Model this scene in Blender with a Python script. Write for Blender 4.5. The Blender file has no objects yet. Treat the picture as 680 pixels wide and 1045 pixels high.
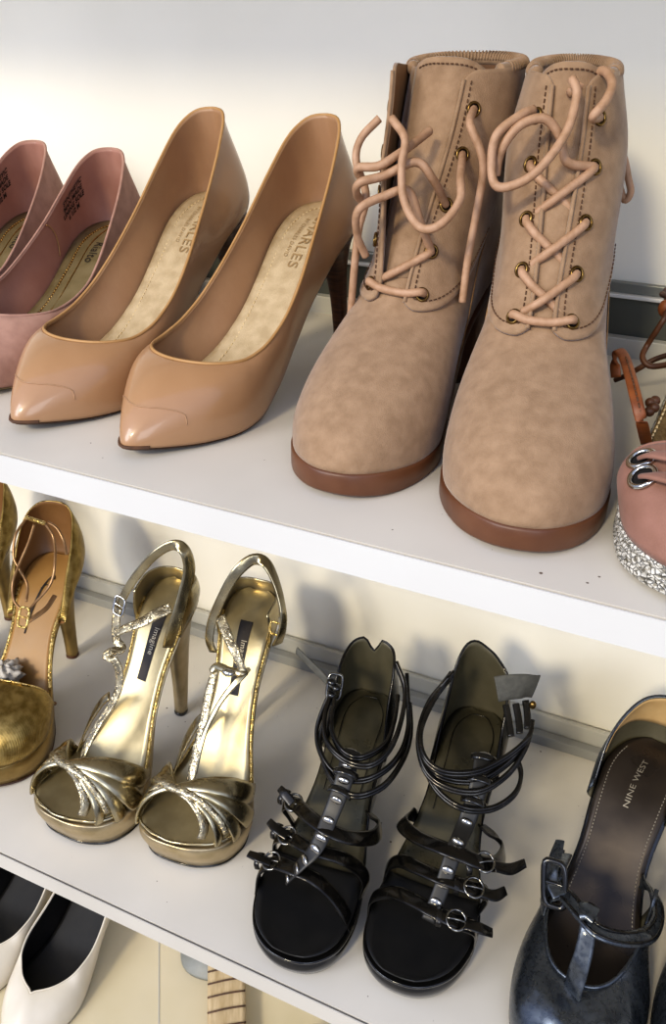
import bpy, math, random
import numpy as np
from mathutils import Vector, Matrix
random.seed(7); rng = np.random.default_rng(7)
PI = math.pi
SC = bpy.context.scene
COL = SC.collection
S1, S2, S3 = 1.10, 0.6743, 0.25          # shelf surfaces
YF, YB = 0.3336, 0.6745                   # shelf front edge, shelf back edge

# ------------------------------------------------------------------ curves
def A(p): return np.array(p, float)
def crv(P, n, closed=False, even=True):
    P = A(P); m = len(P)
    if closed:
        Q = np.vstack([P[-1:], P, P[:2]]); segs = m
    else:
        Q = np.vstack([2*P[0]-P[1], P, 2*P[-1]-P[-2]]); segs = m-1
    N = max(segs*12, n*4) if even else n
    t = np.linspace(0, segs, N + (1 if closed else 0))
    if closed: t = t[:-1] if not even else t
    i = np.minimum(t.astype(int), segs-1); f = (t-i)[:, None]
    a, b, c, d = Q[i], Q[i+1], Q[i+2], Q[i+3]
    R = .5*((2*b)+(-a+c)*f+(2*a-5*b+4*c-d)*f*f+(-a+3*b-3*c+d)*f**3)
    if not even: return R
    s = np.concatenate([[0], np.cumsum(np.linalg.norm(np.diff(R, axis=0), axis=1))])
    if closed: q = np.linspace(0, s[-1], n+1)[:-1]
    else: q = np.linspace(0, s[-1], n)
    return np.stack([np.interp(q, s, R[:, k]) for k in range(R.shape[1])], 1)

def pch(xs, ys):
    xs, ys = A(xs), A(ys); h = np.diff(xs); d = np.diff(ys)/h
    m = np.zeros(len(xs)); m[0], m[-1] = d[0], d[-1]
    for k in range(1, len(xs)-1):
        if d[k-1]*d[k] > 0:
            w1, w2 = 2*h[k]+h[k-1], h[k]+2*h[k-1]
            m[k] = (w1+w2)/(w1/d[k-1]+w2/d[k])
    def fn(x):
        x = np.clip(x, xs[0], xs[-1]); i = np.clip(np.searchsorted(xs, x)-1, 0, len(xs)-2)
        t = (x-xs[i])/h[i]
        return ((1+2*t)*(1-t)**2*ys[i]+t*(1-t)**2*h[i]*m[i]+t*t*(3-2*t)*ys[i+1]+t*t*(t-1)*h[i]*m[i+1])
    return fn

def nrm(v):
    v = A(v); return v/np.maximum(np.linalg.norm(v, axis=-1, keepdims=True), 1e-9)

# ------------------------------------------------------------------ mesh collector
class MB:
    def __init__(s): s.v = []; s.f = []; s.m = []
    def add(s, v, f, m=0):
        o = len(s.v); s.v += [tuple(map(float, p)) for p in v]
        s.f += [tuple(o+i for i in q) for q in f]; s.m += [m]*len(f); return s
    def grid(s, g, cu=False, cv=False, m=0, flip=False):
        g = A(g); n, k = g.shape[:2]; f = []
        for i in range(n if cu else n-1):
            for j in range(k if cv else k-1):
                a, b = i*k+j, ((i+1) % n)*k+j
                c, d = ((i+1) % n)*k+(j+1) % k, i*k+(j+1) % k
                f.append((a, d, c, b) if flip else (a, b, c, d))
        return s.add(g.reshape(-1, 3), f, m)
    def loop_cap(s, ring, m=0, flip=False):
        ring = A(ring); n = len(ring); c = ring.mean(0)
        f = [(i, (i+1) % n, n) for i in range(n)]
        if flip: f = [q[::-1] for q in f]
        return s.add(np.vstack([ring, c]), f, m)
    def sweep(s, P, sec, N, wid=None, m=0, closed=False, twist=None):
        """sweep closed section (k,2) [side, normal] along P with normals N"""
        P = A(P); n = len(P); sec = A(sec)
        if closed: T = nrm(np.roll(P, -1, 0)-np.roll(P, 1, 0))
        else: T = nrm(np.gradient(P, axis=0))
        N = A(N)
        if N.ndim == 1: N = np.tile(N, (n, 1))
        N = nrm(N-(N*T).sum(1, keepdims=True)*T); S = np.cross(T, N)
        w = np.ones(n) if wid is None else A(wid)
        g = P[:, None]+S[:, None]*(sec[None, :, :1]*w[:, None, None])+N[:, None]*(sec[None, :, 1:]*np.ones((n, 1, 1)))
        s.grid(g, cu=closed, cv=True, m=m)
        if not closed:
            s.loop_cap(g[0], m, flip=False); s.loop_cap(g[-1], m, flip=True)
        return s
    def strap(s, P, w, N, th=.0016, n=40, closed=False, m=0, dome=.25, curve=True):
        P = crv(P, n, closed) if curve else A(P)
        n = len(P)
        if callable(N): NN = A([N(p) for p in P])
        else:
            NN = A(N)
            if NN.ndim == 2 and len(NN) != n: NN = crv(NN, n, closed)
        if np.ndim(w) == 0: ww = np.ones(n)*w
        else:
            w = A(w); ww = np.interp(np.linspace(0, 1, n), np.linspace(0, 1, len(w)), w)
        e = th*.5
        sec = [(-.5, 0), (-.47, e*.9), (-.3, e*(1+dome)), (0, e*(1+1.6*dome)), (.3, e*(1+dome)), (.47, e*.9), (.5, 0), (.47, -e*.9), (0, -e), (-.47, -e*.9)]
        return s.sweep(P, sec, NN, ww, m, closed)
    def tube(s, P, r, n=40, k=8, closed=False, m=0, curve=True, ry=None):
        P = crv(P, n, closed) if curve else A(P)
        T = nrm(np.roll(P, -1, 0)-np.roll(P, 1, 0)) if closed else nrm(np.gradient(P, axis=0))
        up = np.array([.13, .21, .97]); up = up if abs(T[0]@up) < .9 else np.array([1., .1, 0])
        N = []; cur = nrm(up-(up@T[0])*T[0])
        for t in T:
            cur = cur-(cur@t)*t; cur = cur/np.linalg.norm(cur); N.append(cur)
        a = np.linspace(0, 2*PI, k, endpoint=False)
        r = A(r) if np.ndim(r) else r
        w = np.ones(len(P)) if np.ndim(r) == 0 else np.interp(np.linspace(0, 1, len(P)), np.linspace(0, 1, len(r)), r)
        r0 = r if np.ndim(r) == 0 else 1.0
        ry = r0 if ry is None else ry
        T2 = T; N = A(N); S = np.cross(T2, N)
        g = P[:, None]+(S[:, None]*np.cos(a)[None, :, None]*r0+N[:, None]*np.sin(a)[None, :, None]*ry)*w[:, None, None]
        s.grid(g, cu=closed, cv=True, m=m)
        if not closed: s.loop_cap(g[0], m); s.loop_cap(g[-1], m, True)
        return s
    def box(s, c, d, m=0, rot=None):
        c = A(c); h = A(d)/2
        v = A([(x, y, z) for x in (-1, 1) for y in (-1, 1) for z in (-1, 1)])*h
        if rot is not None: v = v@A(rot).T
        return s.add(v+c, [(0, 1, 3, 2), (4, 6, 7, 5), (0, 4, 5, 1), (2, 3, 7, 6), (0, 2, 6, 4), (1, 5, 7, 3)], m)
    def ellipsoid(s, c, r, m=0, k=12):
        a = np.linspace(.02, PI-.02, k); b = np.linspace(0, 2*PI, k*2, endpoint=False)
        g = A([[(r[0]*math.sin(p)*math.cos(q)+c[0], r[1]*math.sin(p)*math.sin(q)+c[1], r[2]*math.cos(p)+c[2]) for q in b] for p in a])
        return s.grid(g, cv=True, m=m)
    def torus(s, c, n, R, r, m=0, k=24, up=None, ax=1.0):
        n = nrm(n); up = A([0, 0, 1.]) if up is None else A(up)
        if abs(n@nrm(up)) > .95: up = A([1., 0, 0])
        u = nrm(np.cross(up, n)); v = np.cross(n, u)
        a = np.linspace(0, 2*PI, k, endpoint=False)
        P = A(c)+R*(np.cos(a)[:, None]*u*ax+np.sin(a)[:, None]*v)
        return s.tube(P, r, closed=True, m=m, curve=False)
    def disc(s, c, n, R, h, m=0, k=16):
        n = nrm(n); up = A([0, 0, 1.]) if abs(n[2]) < .9 else A([1., 0, 0])
        u = nrm(np.cross(up, n)); v = np.cross(n, u); a = np.linspace(0, 2*PI, k, endpoint=False)
        rings = []
        for (rr, hh) in ((R, 0), (R, h*.7), (R*.8, h), (R*.3, h*1.1)):
            rings.append(A(c)+rr*(np.cos(a)[:, None]*u+np.sin(a)[:, None]*v)+n*hh)
        s.grid(rings, cv=True, m=m); s.loop_cap(rings[-1], m)
        return s
    def build(s, name, mat, parent=None, smooth=True, solid=None, label=None, sub=0, bevel=0, kind=None):
        me = bpy.data.meshes.new(name); me.from_pydata(s.v, [], s.f)
        for q in (mat if isinstance(mat, (list, tuple)) else [mat]): me.materials.append(q)
        if any(s.m): me.polygons.foreach_set('material_index', s.m)
        bmc(me)
        if smooth: me.polygons.foreach_set('use_smooth', [True]*len(me.polygons))
        o = bpy.data.objects.new(name, me); COL.objects.link(o); o.parent = parent
        if bevel:
            b = o.modifiers.new('bevel', 'BEVEL'); b.width = bevel; b.segments = 2; b.limit_method = 'ANGLE'
        if solid:
            b = o.modifiers.new('solid', 'SOLIDIFY'); b.thickness = solid[0]; b.offset = solid[1]
            if len(solid) > 2: b.material_offset = solid[2]; b.material_offset_rim = solid[3]
        if sub:
            b = o.modifiers.new('sub', 'SUBSURF'); b.levels = sub; b.render_levels = sub
        if label: o['label'] = label
        if kind: o['kind'] = kind
        return o
def bmc(me):
    import bmesh
    bm = bmesh.new(); bm.from_mesh(me)
    bmesh.ops.remove_doubles(bm, verts=bm.verts, dist=1e-6)
    bmesh.ops.recalc_face_normals(bm, faces=bm.faces)
    bm.to_mesh(me); bm.free()

def thing(name, label, cat, loc=(0, 0, 0), rz=0, group=None):
    o = bpy.data.objects.new(name, None); COL.objects.link(o)
    o.location = loc; o.rotation_euler = (0, 0, rz); o.empty_display_size = .02
    o['label'] = label; o['category'] = cat
    if group: o['group'] = group
    return o
def tag(o, label, cat, group=None):
    o['label'] = label; o['category'] = cat
    if group: o['group'] = group
    return o
def dup(root, name, label, loc, rz, mirror=False):
    """copy a thing with its parts and sub-parts; mirrored copies get mirrored meshes"""
    def cp(o, par):
        c = o.copy(); COL.objects.link(c); c.parent = par
        if mirror and o.type == 'MESH':
            me = o.data.copy(); c.data = me
            me.transform(Matrix.Scale(-1, 4, (1, 0, 0))); me.flip_normals()
            c.location.x *= -1
        for ch in kids.get(o.name, []): cp(ch, c)
        return c
    kids = {}
    for o in list(COL.objects):
        if o.parent: kids.setdefault(o.parent.name, []).append(o)
    r = cp(root, None); r.location = loc; r.rotation_euler = (0, 0, rz); r['label'] = label
    return r

def text_mesh(name, body, size, mat, parent, fn, ext=.0, depth=.0002, align='CENTER', sx=1.0):
    """letters laid on a curved surface: fn(u, v) -> point, normal"""
    cu = bpy.data.curves.new(name, 'FONT'); cu.body = body; cu.size = size; cu.align_x = align; cu.align_y = 'CENTER'
    cu.extrude = 0; cu.offset = ext; cu.resolution_u = 3; cu.space_character = 1.05
    t = bpy.data.objects.new(name+'_tmp', cu); COL.objects.link(t)
    dg = bpy.context.evaluated_depsgraph_get(); me = bpy.data.meshes.new_from_object(t.evaluated_get(dg))
    bpy.data.objects.remove(t, do_unlink=True); bpy.data.curves.remove(cu)
    import bmesh
    bm = bmesh.new(); bm.from_mesh(me)
    bmesh.ops.triangulate(bm, faces=bm.faces)
    for _ in range(2):
        bmesh.ops.subdivide_edges(bm, edges=[e for e in bm.edges if e.calc_length() > size*.12], cuts=1)
    for v in bm.verts:
        p, n = fn(v.co.x*sx, v.co.y); v.co = Vector(A(p)+A(n)*depth)
    bmesh.ops.recalc_face_normals(bm, faces=bm.faces)
    bm.to_mesh(me); bm.free(); me.materials.clear(); me.materials.append(mat)
    o = bpy.data.objects.new(name, me); COL.objects.link(o); o.parent = parent
    return o
# ------------------------------------------------------------------ materials
def rgb(h):
    h = h.lstrip('#'); c = [int(h[i:i+2], 16)/255 for i in (0, 2, 4)]
    return tuple((x/12.92 if x <= .04045 else ((x+.055)/1.055)**2.4) for x in c)+(1,)
def mat(name, col, col2=None, rough=.5, rough2=None, metal=0, nscale=60, bump=0, bscale=400, detail=4, kind='noise', coat=0, sheen=0, spec=.5, ramp=(.35, .65), stretch=None, bdist=.001, bands='X'):
    m = bpy.data.materials.new(name); m.use_nodes = True; nt = m.node_tree; N = nt.nodes; L = nt.links
    b = N['Principled BSDF']
    tc = N.new('ShaderNodeTexCoord'); mp = N.new('ShaderNodeMapping'); L.new(tc.outputs['Object'], mp.inputs[0])
    if stretch: mp.inputs['Scale'].default_value = stretch
    b.inputs['Roughness'].default_value = rough; b.inputs['Metallic'].default_value = metal
    b.inputs['Coat Weight'].default_value = coat; b.inputs['Coat Roughness'].default_value = .08
    b.inputs['Sheen Weight'].default_value = sheen; b.inputs['Sheen Roughness'].default_value = .4
    b.inputs['Specular IOR Level'].default_value = spec
    n1 = N.new('ShaderNodeTexNoise'); n1.inputs['Scale'].default_value = nscale; n1.inputs['Detail'].default_value = detail
    L.new(mp.outputs[0], n1.inputs['Vector'])
    cr = N.new('ShaderNodeValToRGB'); L.new(n1.outputs['Fac'], cr.inputs[0])
    cr.color_ramp.elements[0].position, cr.color_ramp.elements[1].position = ramp
    cr.color_ramp.elements[0].color = rgb(col); cr.color_ramp.elements[1].color = rgb(col2 or col)
    L.new(cr.outputs[0], b.inputs['Base Color'])
    if rough2 is not None:
        mr = N.new('ShaderNodeMapRange'); L.new(n1.outputs['Fac'], mr.inputs[0])
        mr.inputs[1].default_value, mr.inputs[2].default_value = ramp
        mr.inputs[3].default_value, mr.inputs[4].default_value = rough, rough2; L.new(mr.outputs[0], b.inputs['Roughness'])
    if bump:
        if kind == 'voronoi':
            t = N.new('ShaderNodeTexVoronoi'); t.feature = 'DISTANCE_TO_EDGE'; t.inputs['Scale'].default_value = bscale
            mr = N.new('ShaderNodeMapRange'); mr.inputs[2].default_value = .12; L.new(t.outputs['Distance'], mr.inputs[0]); out = mr.outputs[0]
        elif kind == 'crackle':
            t = N.new('ShaderNodeTexNoise'); t.noise_type = 'RIDGED_MULTIFRACTAL'; t.inputs['Scale'].default_value = bscale; t.inputs['Detail'].default_value = 3
            out = t.outputs['Fac']
        elif kind == 'wave':
            t = N.new('ShaderNodeTexWave'); t.inputs['Scale'].default_value = bscale; t.inputs['Distortion'].default_value = .6; t.inputs['Detail'].default_value = 1
            t.inputs['Detail Scale'].default_value = 2; t.bands_direction = bands; out = t.outputs['Fac']
        else:
            t = N.new('ShaderNodeTexNoise'); t.inputs['Scale'].default_value = bscale; t.inputs['Detail'].default_value = 5; out = t.outputs['Fac']
        L.new(mp.outputs[0], t.inputs['Vector'])
        bp = N.new('ShaderNodeBump'); bp.inputs['Strength'].default_value = bump; bp.inputs['Distance'].default_value = bdist
        L.new(out, bp.inputs['Height']); L.new(bp.outputs[0], b.inputs['Normal'])
    return m
M = {}
M['nude'] = mat('nude_patent_leather', '#a37d59', '#ab8561', .3, .38, nscale=14, coat=.45, bump=.1, bscale=30, bdist=.002)
M['nude_lining'] = mat('nude_lining', '#a17d5d', '#a98665', .42, nscale=30, bump=.12, bscale=300)
M['nude_edge'] = mat('nude_edge', '#a9814f', '#b48c5c', .5)
M['pad'] = mat('cream_leather_insole', '#b09b79', '#c2ae8c', .38, .5, nscale=120, bump=.35, bscale=900, bdist=.0006, kind='voronoi')
M['dark_sole'] = mat('dark_brown_sole', '#3b2415', '#4a2f1d', .5, nscale=40)
M['heel_wood'] = mat('stacked_heel', '#3a2112', '#5a371f', .35, nscale=60, stretch=(1, 1, 8))
M['pink'] = mat('dusty_pink_suede', '#9c7767', '#ad8776', .85, nscale=90, sheen=.12, bump=.3, bscale=1500, bdist=.0004)
M['pink_lining'] = mat('pink_lining', '#9c6f5f', '#a87d6d', .5, nscale=30, bump=.1, bscale=300)
M['gold_foot'] = mat('bronze_insole', '#7f714f', '#8f8160', .35, nscale=60, metal=.35)
M['gold_pipe'] = mat('gold_piping', '#b8955a', '#8a6c3c', .3, metal=.9, nscale=400)
M['ink'] = mat('black_ink', '#1a1512', '#241c18', .6)
M['emboss'] = mat('embossed_lettering', '#8f7550', '#9a8058', .6)
M['thread'] = mat('sewing_thread', '#8a6a45', '#a58155', .7, nscale=200)
M['thread_light'] = mat('light_thread', '#d9c49a', '#c9b283', .7, nscale=200)
M['thread_dark'] = mat('dark_thread', '#4e3420', '#5e4028', .7, nscale=200)
M['suede'] = mat('tan_suede', '#8b7055', '#9e8266', .9, nscale=130, detail=8, ramp=(.3, .7), sheen=.35, bump=.5, bscale=1400, bdist=.0006)
M['suede_dark'] = mat('tan_suede_inside', '#8a6743', '#9b7750', .85, nscale=60)
M['boot_lining'] = mat('boot_lining', '#5f4023', '#76512f', .7, nscale=60)
M['boot_sole'] = mat('boot_sole_brown', '#5b3822', '#6b452c', .42, nscale=30, bump=.1, bscale=200)
M['lace'] = mat('leather_lace', '#a17e60', '#b39074', .6, nscale=150, bump=.3, bscale=500)
M['brass'] = mat('antique_brass', '#6e5630', '#8d7344', .3, metal=1, nscale=200)
M['hole'] = mat('dark_hole', '#0d0906', '#120c08', .9)
M['gold'] = mat('gold_foil_leather', '#a3967a', '#d0c6aa', .2, .32, metal=1, nscale=120, kind='voronoi', bump=.5, bscale=420, bdist=.0007)
M['gold_smooth'] = mat('gold_mirror_leather', '#a6997a', '#c2b797', .2, .3, metal=1, nscale=40, bump=.15, bscale=90, bdist=.002)
M['gold_insole'] = mat('champagne_insole', '#ac9d78', '#bfb08a', .3, .4, metal=.75, nscale=40, bump=.12, bscale=120)
M['gold_edge'] = mat('gold_platform_wrap', '#af9e7b', '#c2b190', .3, .4, metal=.9, nscale=60, bump=.1, bscale=150)
M['yellow_gold'] = mat('yellow_gold_snake_leather', '#86703e', '#b39b62', .3, .42, metal=.95, nscale=100, kind='wave', bump=.35, bscale=300, bdist=.0008)
M['yellow_ribbed'] = mat('yellow_gold_ribbed_leather', '#86703e', '#b39b62', .3, .42, metal=.95, nscale=100, kind='wave', bump=.45, bscale=210, bdist=.0008, bands='Z')
M['yellow_smooth'] = mat('yellow_gold_edge', '#8f784a', '#a68e5c', .3, .4, metal=.9, nscale=60)
M['yellow_glint'] = mat('gold_glitter_trim', '#c9a95c', '#ecd394', .22, .4, metal=1, nscale=300, kind='voronoi', bump=.9, bscale=600, bdist=.001)
M['tan_insole'] = mat('tan_leather_insole', '#94703f', '#9f7a48', .36, .5, nscale=20, bump=.06, bscale=60)
M['tan_lining'] = mat('tan_lining', '#77542c', '#84603a', .45, nscale=20)
M['gold_cord'] = mat('bronze_cord', '#8b6b4a', '#a3825d', .35, metal=.6, nscale=80)
M['black_metal'] = mat('gunmetal_leather', '#2b2926', '#3d3a35', .18, .28, metal=.85, nscale=60, bump=.2, bscale=250, bdist=.0006, coat=.3)
M['black_patent'] = mat('black_patent', '#0f0e0d', '#171614', .22, nscale=30, coat=.6)
M['black_lining'] = mat('grey_lining', '#57523f', '#625c48', .5, metal=.2, nscale=40)
M['black_insole'] = mat('dark_bronze_insole', '#4c4838', '#5e5947', .26, .38, metal=.6, nscale=40)
M['black_suede'] = mat('black_toe_pad', '#0d0d0d', '#161514', .45, nscale=60)
M['black_toe'] = mat('matt_black_leather', '#161512', '#211f1b', .45, nscale=40)
M['grey_suede'] = mat('grey_elastic', '#4b4a44', '#56554e', .7, nscale=200, bump=.3, bscale=900)
M['nickel'] = mat('dark_nickel', '#77746d', '#98958c', .15, metal=1, nscale=200)
M['steel'] = mat('polished_steel', '#b9b5ab', '#cfccc3', .12, metal=1, nscale=200)
M['pewter'] = mat('pewter_crinkle_leather', '#565b60', '#62676c', .24, .34, metal=.85, nscale=300, kind='crackle', bump=1, bscale=38, bdist=.006, coat=.3)
M['pewter_insole'] = mat('pewter_insole', '#37302a', '#453d35', .25, .36, metal=.6, nscale=20, bump=.06, bscale=60)
M['silver'] = mat('silver_ink', '#8f8778', '#a39b8b', .4, metal=.5)
M['cream_lining'] = mat('cream_lining', '#b0905f', '#c2a473', .6, nscale=40)
M['white_leather'] = mat('ivory_leather', '#cfc6b4', '#dcd4c4', .3, .36, nscale=12, coat=.25, bump=.05, bscale=40)
M['black_inside'] = mat('black_lining', '#0c0b0a', '#161412', .5)
M['jute'] = mat('braided_jute', '#8f7142', '#b59660', .85, nscale=300, kind='wave', bump=1, bscale=420, bdist=.0015)
M['rope_white'] = mat('white_rope_sole', '#8b8474', '#dedacf', .85, nscale=380, ramp=(.38, .55), kind='voronoi', bump=1, bscale=330, bdist=.002, stretch=(1, 1, 1.6))
M['brown_tie'] = mat('brown_leather_tie', '#6f3c1c', '#8b5128', .5, nscale=100, bump=.2, bscale=400)
M['dark_tie'] = mat('dark_leather_tie', '#4a2c18', '#5d3a22', .5, nscale=100)
M['esp_suede'] = mat('rose_suede', '#85604f', '#987061', .85, nscale=40, detail=8, sheen=.08, bump=.4, bscale=900, bdist=.0005)
M['fretwood'] = mat('pale_wood', '#b39d78', '#cbb794', .5, nscale=30, stretch=(6, 1, 1))
M['fret'] = mat('dark_fret', '#4b3526', '#5b4230', .5)
M['grey_plastic'] = mat('grey_painted', '#7d7f7a', '#878984', .5)
def shelf_mat():
    m = mat('white_laminate', '#c9c3b7', '#d3cdc1', .45, nscale=6, bump=.04, bscale=60)
    nt = m.node_tree; N = nt.nodes; L = nt.links; b = N['Principled BSDF']
    src = b.inputs['Base Color'].links[0].from_socket
    tc = N['Texture Coordinate']
    v = N.new('ShaderNodeTexVoronoi'); v.voronoi_dimensions = '2D'; v.inputs['Scale'].default_value = 26; L.new(tc.outputs['Object'], v.inputs['Vector'])
    w = N.new('ShaderNodeTexNoise'); w.inputs['Scale'].default_value = 8; L.new(tc.outputs['Object'], w.inputs['Vector'])
    a = N.new('ShaderNodeMath'); a.operation = 'LESS_THAN'; L.new(v.outputs['Distance'], a.inputs[0])
    g = N.new('ShaderNodeMapRange'); L.new(w.outputs['Fac'], g.inputs[0]); g.inputs[1].default_value = .45; g.inputs[2].default_value = .7; g.inputs[3].default_value = 0; g.inputs[4].default_value = .03
    L.new(g.outputs[0], a.inputs[1])
    mx = N.new('ShaderNodeMix'); mx.data_type = 'RGBA'; L.new(a.outputs[0], mx.inputs[0]); L.new(src, mx.inputs[6]); mx.inputs[7].default_value = rgb('#6b5e52')
    L.new(mx.outputs[2], b.inputs['Base Color']); return m
M['shelf'] = shelf_mat()
M['shelf_edge'] = mat('white_edge_band', '#cac8c3', '#d0cfca', .35, nscale=6)
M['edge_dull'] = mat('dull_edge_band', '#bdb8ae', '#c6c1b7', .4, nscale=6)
M['wall'] = mat('cream_wall_paint', '#e6e2d5', '#f0ece0', .75, nscale=3, detail=6, bump=.05, bscale=40)
M['base_board'] = mat('cream_board', '#cbbf9f', '#d5cab0', .55, nscale=5)
M['rail'] = mat('grey_metal_rail', '#76776f', '#82837b', .4, metal=.3, nscale=8)
M['rail_dark'] = mat('dark_metal_rail', '#54564f', '#5e6059', .4, metal=.3, nscale=8)
M['rail_mid'] = mat('grey_skirting_strip', '#8f8f8b', '#979793', .5, nscale=8)
M['rail_light'] = mat('light_grey_strip', '#b5b3aa', '#bdbbb2', .5, nscale=8)
M['floor'] = mat('floor_grey', '#8d877c', '#99938a', .6, nscale=10)
CAM_M = [[0.9106371, 0.4131076, 0.0090631], [0.2165551, -0.4584553, -0.8619296], [-0.3519147, 0.7868678, -0.506947]]
# ------------------------------------------------------------------ setting
def slab(name, c, d, m, bevel=0):
    o = MB().box(c, d).build(name, m, smooth=False, bevel=bevel); o['kind'] = 'structure'; return o
X0, X1 = -2.0, 1.3; XC, XW = (X0+X1)/2, X1-X0
T = .0195
def shelf(name, z, label, edge='shelf_edge', el='bright white front edge band'):
    o = thing(name, label, 'shelf', (XC, (YF+YB)/2, z))
    MB().box((0, .001, -T/2), (XW, YB-YF-.002, T)).build('shelf_board', M['shelf'], o, smooth=False)
    MB().box((0, -(YB-YF)/2-.0005, -T/2), (XW, .001, T)).build('edge_band', M[edge], o, smooth=False, label=el)
    return o
shelf('shelf', S1, 'white laminate shelf carrying the nude pumps and the tan suede boots')
shelf('shelf', S2, 'white laminate shelf carrying the gold sandals and the black buckled sandals', 'edge_dull', 'dull white front edge band')
shelf('shelf', S1+.437, 'white laminate shelf above the boots, beyond the top of the frame')
o = thing('shelf', 'cream base board under the white pumps, lowest of the shelves', 'shelf', (XC, (YF+YB)/2-.03, S3))
MB().box((0, -.05, -T/2), (XW, YB-YF+.16, T)).build('shelf_board', M['base_board'], o, smooth=False)
MB().box((-.458, .487, S3+.0004), (.0012, .50, .0008), rot=[[math.cos(.60), -math.sin(.60), 0], [math.sin(.60), math.cos(.60), 0], [0, 0, 1]]).build('panel_joint', M['rail_light'], o, smooth=False).location = (-XC, -(YF+YB)/2+.03, -S3)
for z in (S1, S2, S3, S1+.437):
    o = MB()
    if z == S1:
        o.box((XC, YB+.006, z+.006), (XW, .012, .018), m=3).box((XC, YB+.012, z+.028), (XW, .008, .034), m=1).box((XC, YB+.008, z+.0465), (XW, .012, .003), m=4).box((XC, YB+.010, z+.052), (XW, .006, .008))
    else:
        o.box((XC, YB+.003, z+.004), (XW, .010, .016), m=2).box((XC, YB+.012, z+.020), (XW, .006, .020), m=3)
    o.box((XC, YB+.010, z-.02), (XW, .02, .035), m=1)
    ob = o.build('trim_1', [M['rail'], M['rail_dark'], M['rail_mid'], M['rail_light'], M['shelf_edge']], smooth=False, bevel=.0008); ob['kind'] = 'structure'
for i, ob in enumerate([o for o in COL.objects if o.name.startswith('trim_')]): ob.name = 'trim_%d' % (i+1)
slab('wall_back', (XC, YB+.05, 1.25), (XW+3, .06, 2.5), M['wall'])
slab('floor', (XC, -1, -.02), (XW+3, 4.6, .04), M['floor'])

# ------------------------------------------------------------------ camera, lights
R = [[0.912575, 0.40814, 0.025], [0, 0, 0], [0, 0, 0]]
R = CAM_M
cam = bpy.data.cameras.new('camera'); co = bpy.data.objects.new('camera', cam); COL.objects.link(co)
r, d, f = [Vector(q) for q in R]
mw = Matrix.Identity(4)
for i in range(3): mw[i][0] = r[i]; mw[i][1] = -d[i]; mw[i][2] = -f[i]
mw[0][3], mw[1][3], mw[2][3] = 0, 0, 1.33
co.matrix_world = mw
cam.sensor_fit = 'HORIZONTAL'; cam.sensor_width = 36; cam.lens = 860*36/680; cam.clip_start = .01
SC.camera = co
w = bpy.data.worlds.new('world'); SC.world = w; w.use_nodes = True
nt = w.node_tree; bg = nt.nodes['Background']
tc = nt.nodes.new('ShaderNodeTexCoord'); sp = nt.nodes.new('ShaderNodeSeparateXYZ'); nt.links.new(tc.outputs['Generated'], sp.inputs[0])
cr = nt.nodes.new('ShaderNodeValToRGB'); mr = nt.nodes.new('ShaderNodeMapRange'); mr.inputs[1].default_value = -1
nt.links.new(sp.outputs['Z'], mr.inputs[0]); nt.links.new(mr.outputs[0], cr.inputs[0]); nt.links.new(cr.outputs[0], bg.inputs[0])
e = cr.color_ramp.elements; e[0].position = .3; e[0].color = (.16, .14, .12, 1); e[1].position = .75; e[1].color = (.70, .83, 1.24, 1)
bg.inputs[1].default_value = .86
def area(name, loc, tgt, sx, sy, power, col):
    l = bpy.data.lights.new(name, 'AREA'); l.shape = 'RECTANGLE'; l.size, l.size_y = sx, sy; l.energy = power; l.color = col
    o = bpy.data.objects.new(name, l); COL.objects.link(o); o.location = loc
    o.rotation_euler = (Vector(tgt)-Vector(loc)).to_track_quat('-Z', 'Y').to_euler(); return o
area('window_light', (-1.6, -1.6, 2.2), (-.2, .6, .9), 1.1, 1.4, 36, (.95, .97, 1.03))
area('window_light', (1.2, -1.7, 1.9), (-.2, .6, .9), .9, 1.2, 12, (.88, .93, 1))
sl = bpy.data.lights.new('sun', 'SUN'); sl.energy = 1.6; sl.angle = math.radians(8); sl.color = (1, .87, .62)
so = bpy.data.objects.new('sun', sl); COL.objects.link(so)
so.rotation_euler = Vector((.12, .82, -.55)).to_track_quat('-Z', 'Y').to_euler()
SC.view_settings.view_transform = 'Standard'; SC.view_settings.look = 'Medium High Contrast'; SC.view_settings.exposure = .03
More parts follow.
